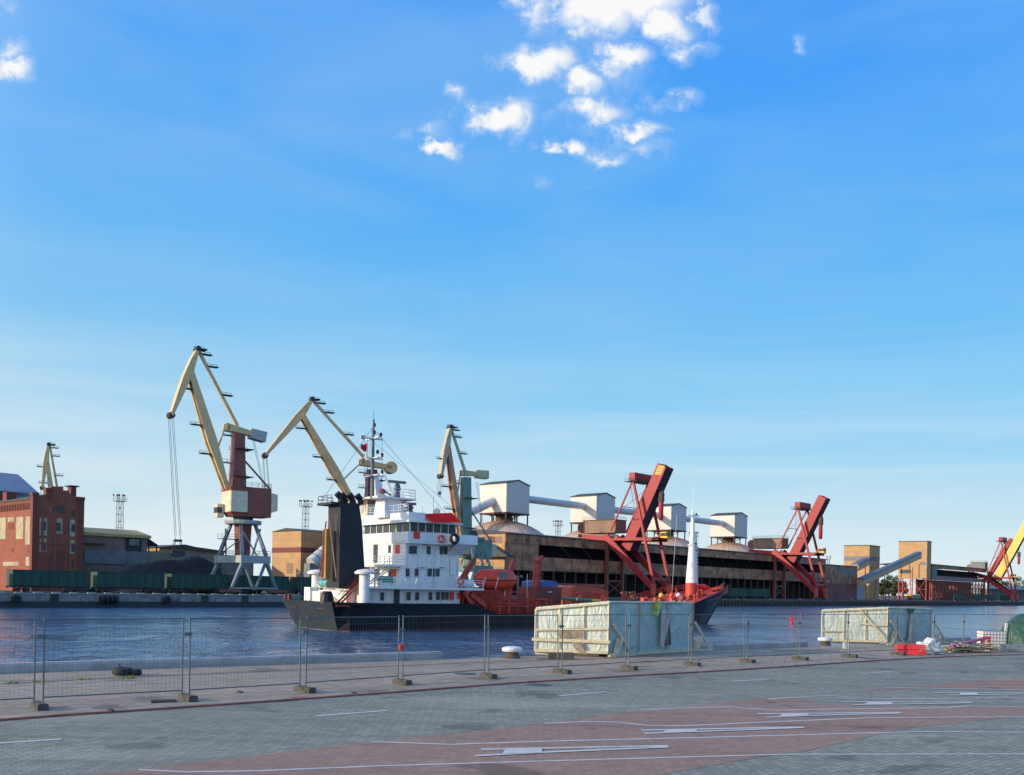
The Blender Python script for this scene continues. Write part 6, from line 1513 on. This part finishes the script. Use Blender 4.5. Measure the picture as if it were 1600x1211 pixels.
mb=MB();mb.add([P(.34,1.28),P(.66,1.2),P(.70,.95),P(.62,.74),P(.45,.82),P(.36,.6),P(.33,.9)],[(0,1,2,3,4,5,6)]);mb.add([P(.5,.62,.2),P(.40,.2,.2),P(.30,.2,.2),P(.36,.6,.2)],[(0,1,2,3)]);mb.done('torn_patch',mat('torn_brown_sheet',(.30,.25,.18),.8,.4,3.,bump=.05,bscale=4.),t)
mb=MB();mb.box(1.,2.8,-.5,-.2,0,.01)
hf=MB();Lc=(c-b).length
def cloth(par,x0,w0,w1,h0,h1,m,nm,seed=0):
    mb=MB();n=10;vs=[];fs=[]
    for i in range(n+1):
        v=i/n
        for j in range(7):
            u=j/6;ww=w0+(w1-w0)*v;x=x0-v*.25+ww*(u-.3);vs.append((x,-.16-.1*sin(u*6+seed)*(.4+v)-.06*v,h0+(h1-h0)*v+.05*sin(u*5)))
    for i in range(n):
        for j in range(6):k=i*7+j;fs.append((k,k+1,k+8,k+7))
    mb.add(vs,fs);return mb.done(nm,m,par,smooth=True)
cloth(t,Lc*.60,.9,.35,2.05,.35,mat('hanging_pale_cloth',(.42,.42,.37),.8,.2,2.,bump=.03),'hanging_sheet')
cloth(t,Lc*.50,.55,.25,2.5,1.85,m_gold if False else mat('yellow_green_strap',(.42,.50,.10),.7,.4,5.),'yellow_strap',2)
mb=MB();mb.add([(Lc*.62,-.05,.35),(Lc*.72,-.05,.4),(Lc*.69,-.05,1.75)],[(0,1,2)]);mb.done('gap_in_sheeting',m_dark,t)
mb=MB();mb.add([up(b,2.47)+Vector((.1,.1,0)),up(c,2.45)+Vector((-.1,.1,0)),up(c,2.45)+Vector((-.1,1.2,0)),up(b,2.47)+Vector((.1,1.2,0))],[(0,1,2,3)]);mb.done('green_top_cover',m_tarpgreen,t)
x,y=G(876,1030);o=MB().box(-.55,.55,-.25,.25,0,.28).done('dark_block',m_block);o.location=(x,y,0);o.rotation_euler=(0,0,.1);tag(o,'grey concrete block set against the pale face of the larger crate','block')
A=G(1283,1005.5);B=G(1385,1008);C=G(1454,1005.8)
t,fr,a,b,c,nrm,n2,up=crate('smaller crate of pale boards and blue sheeting, farther right on the quay',A,B,C,1.95,2.18,2.12,3,2)
P=lambda u,v,o=.12:b.lerp(a,u)+nrm*o+Vector((0,0,v))
mb=MB();mb.beam(P(.02,.35,.16),P(.42,2.0,.16),.06,.10);mb.done('diagonal_brace',m_wood,t)
mb=MB();mb.beam(P(.44,1.25,.15),P(.02,1.15,.15),.05,.07);mb.beam(P(.99,.75,.15),P(.66,.78,.15),.05,.07);mb.done('mid_rail',m_wood,t)
cloth(t,(c-b).length*.50,.35,.8,1.9,.2,MATS['hanging_pale_cloth'],'hanging_sheet')
mb=MB();Lc=(c-b).length;mb.poly([(Lc*.42,-.07,2.2),(Lc*.58,-.07,2.2),(Lc*.52,-.07,1.6)],(0,-.03,0));mb.done('green_flap',m_tarpgreen,t)
# red plastic barrier
x,y=G(1401,1023);x2,y2=G(1436,1024)
fr=Fr((x,y),(x2-x,y2-y));L=hypot(x2-x,y2-y)
t=thing('road_barrier','stack of bright red plastic barriers beside a fence foot','barrier',fr)
m_pr=mat('red_plastic',(.72,.035,.03),.4,.12,2.)
for k in range(2):
    mb=MB();z=.02+k*.27;mb.poly([(0,0,z),(0,.42,z),(0,.36,z+.25),(0,.06,z+.25)],(L,0,0));mb.done('barrier_unit',m_pr,t)
for k in range(5):
    mb=MB();mb.box(L+.01,L+.35,.02+k*.0,.38,.04+k*.1,.11+k*.1);mb.done('end_rib',m_pr,t)
# white bag
x,y=G(1453,1022)
t=thing('plastic_heap','crumpled heap of white plastic sheet beside the red barriers','plastic sheet',None,xyz=(x,y,0))
bm=bmesh.new();bmesh.ops.create_icosphere(bm,subdivisions=3,radius=.5);random.seed(4)
for v_ in bm.verts:
    k=1+random.uniform(-.32,.34);v_.co=Vector((v_.co.x*1.25*k,v_.co.y*.9*k,max(0,(v_.co.z+.3)*.85*k)))
me=bpy.data.meshes.new('sheet');bm.to_mesh(me);bm.free();me.materials.append(m_plastic);o=bpy.data.objects.new('sheet',me);sc.collection.objects.link(o);o.parent=t
# timber pile
random.seed(9)
base=Vector(G(1507,1019.4));dirp=Vector(G(1545,1018.5))-Vector(G(1465,1019.5));dirp.normalize();nrp=Vector((-dirp.y,dirp.x))
looks=['long pale plank lying on top of the timber pile','pale plank tipped up at the left end of the timber pile','grey weathered plank in the middle of the timber pile','pale plank sticking out to the left from the pile','short plank at the foot of the timber pile']
for k in range(26):
    L=random.uniform(1.4,3.0);lay=k//6;z0=.04+lay*.085+random.uniform(0,.04)
    c0=base+dirp*random.uniform(-.9,1.0)+nrp*random.uniform(-.55,.55);an=atan2(dirp.y,dirp.x)+random.uniform(-.5,.5)
    tilt=random.uniform(-.05,.12) if lay else 0.
    mb=MB().box(-L/2,L/2,-.07,.07,-.02,.03);o=mb.done('timber_plank',m_wood if k%4 else m_woodgrey);o.location=(c0.x,c0.y,z0+abs(sin(tilt))*L/2);o.rotation_euler=(0,tilt,an)
    tag(o,'loose pale plank in the jumbled timber pile before the white tank','plank','loose planks in the pile right of the white sheet')
# purple / red beam on trestle
x0,y0=G(1488,1020);x1,y1=G(1541,1019);fr=Fr((x0,y0),(x1-x0,y1-y0));L=hypot(x1-x0,y1-y0)
t=thing('steel_trestle','sloping red and purple steel trestle lying over the plank pile','trestle',fr)
MB().beam((-.1,0,.35),(L,0,.78),.30,.10).done('beam',m_purple,t)
for yy in(-.18,.18):MB().beam((L+.05,yy,.02),(L-.02,yy,.8),.09,.09).done('leg',m_pr,t)
mb=MB();mb.beam((L-.45,0,.05),(L-.38,0,.66),.08);mb.beam((L,-.2,.8),(L,.2,.8),.12);mb.done('crosspiece',m_pr,t)
# IBC tank
x,y=G(1548,1016.5)
t=thing('liquid_tank','white square plastic tank in a metal cage near the right edge','tank',None,xyz=(x,y,0),rot=-.12)
mb=MB();mb.box(-.58,.58,-.5,.5,.16,1.08);o=mb.done('bottle',mat('milky_plastic',(.74,.76,.74),.45,.05,2.),t)
MB().box(-.6,.6,-.52,.52,0,.13).done('pallet',m_galv,t)
mb=MB()
for k in range(8):
    xx=-.58+k*1.16/7
    for yy in(-.53,.53):mb.tube((xx,yy,.13),(xx,yy,1.12),.011,.011,5)
for k in range(6):
    zz=.2+k*.18
    for yy in(-.53,.53):mb.tube((-.6,yy,zz),(.6,yy,zz),.011,.011,5)
    for xx in(-.61,.61):mb.tube((xx,-.53,zz),(xx,.53,zz),.011,.011,5)
mb.done('cage',m_galv,t)
# green tarpaulin heap, grey skip at right edge
x,y=G(1612,1012)
t=thing('covered_load','mound of goods under a dark green tarpaulin cut by the right edge','tarpaulin load',None,xyz=(x,y,0))
mb=MB();n=28;m=14;vs=[];fs=[];random.seed(6)
for j in range(m+1):
    v=j/m
    for i in range(n):
        a_=2*pi*i/n;r=1.9*(1-v**2.2)**.5*(1+.06*sin(a_*5+v*4)+.05*sin(a_*9));vs.append((r*cos(a_),r*.8*sin(a_),2.15*v))
for j in range(m):
    for i in range(n):fs.append((j*n+i,j*n+(i+1)%n,(j+1)*n+(i+1)%n,(j+1)*n+i))
mb.add(vs,fs);mb.done('cover',m_tarpgreen,t,smooth=True)
mb=MB();mb.beam((-1.95,-.5,.05),(-1.75,-.4,1.45),.16,.10);mb.done('leaning_board',m_mark,t)
mb=MB();mb.beam((-1.2,-1.6,1.25),(.4,-1.6,1.35),.05,.10);mb.done('white_batten',m_wood,t)
cl=MB();vs=[];fs=[]
for i in range(9):
    for j in range(7):
        u=i/8;v=j/6;vs.append((-1.25+1.6*u,-1.55-.35*v+.06*sin(u*11+v*3),1.0*(1-v)*(.7+.35*u)+.25+.06*sin(u*7)))
for i in range(8):
    for j in range(6):k=i*7+j;fs.append((k,k+1,k+8,k+7))
cl.add(vs,fs);cl.done('grey_sheet',m_plastic,t,smooth=True)
x,y=G(1590,1019);o=MB().box(-.9,.9,-.3,.3,0,.42).done('concrete_box',mat('grey_green_concrete',(.26,.30,.28),.85,.2,2.));o.location=(x,y,0);o.rotation_euler=(0,0,.1);tag(o,'low grey green concrete box in front of the green tarpaulin load','concrete block')
x,y=G(1565,1017);o=MB().box(-.25,.25,-.2,.2,0,.40).done('plastic_canister',m_plastic);o.location=(x+.9,y,0);tag(o,'small pale canister between the white tank and the concrete box','canister')
# buoy
x,y=G(1237,974,WATER)
t=thing('marker_buoy','small red marker buoy floating between the two crates','buoy',None,xyz=(x,y,WATER))
MB().lathe((0,0,-.3),[(.1,0),(.3,.08),(.32,.5),(.25,.62),(.1,.7),(.09,.9)],14).done('float',m_brightred,t)
MB().box(-.35,.35,-.2,.2,.61,1.15).done('topmark',m_brightred,t)
# manhole cover and stains
x,y=G(843,1070.5);mb=MB();mb.lathe((0,0,0),[(.38,0),(.38,.006)],24);o=mb.done('manhole_cover',mat('cast_iron',(.06,.06,.06),.6,.3,8.));o.location=(x,y,.006);tag(o,'round dark manhole cover in the grey paving near the kerb','manhole cover')
x,y=G(727,1053);mb=MB();mb.lathe((0,0,0),[(.38,0),(.38,.006)],24);o=mb.done('manhole_cover',MATS['cast_iron']);o.location=(x,y,.004);tag(o,'round manhole cover behind the fence left of the larger crate','manhole cover')

random.seed(31)
for k,(px,py,lb) in enumerate(((1195,1019,'flattened pale rag on the deck between the two crates'),(375,1082.5,'small dark stone on the pavement strip near the left fence feet'),(172,1114,'small broken brick lying on the kerb at far left'),(553,1086.5,'small broken stone on the kerb below the ship stern'))):
    x,y=G(px,py);bm=bmesh.new();bmesh.ops.create_icosphere(bm,subdivisions=2,radius=.07 if k else .35)
    for v_ in bm.verts:
        q=1+random.uniform(-.25,.25);v_.co=Vector((v_.co.x*q*1.3,v_.co.y*q,max(0,v_.co.z*q*(.8 if k else .18))))
    me=bpy.data.meshes.new('rubble');bm.to_mesh(me);bm.free();me.materials.append(m_block if k else MATS['hanging_pale_cloth']);o=bpy.data.objects.new('rubble' if k else 'rag',me);sc.collection.objects.link(o);o.location=(x,y,.045 if k>1 else .002);tag(o,lb,'rubble' if k else 'rag')
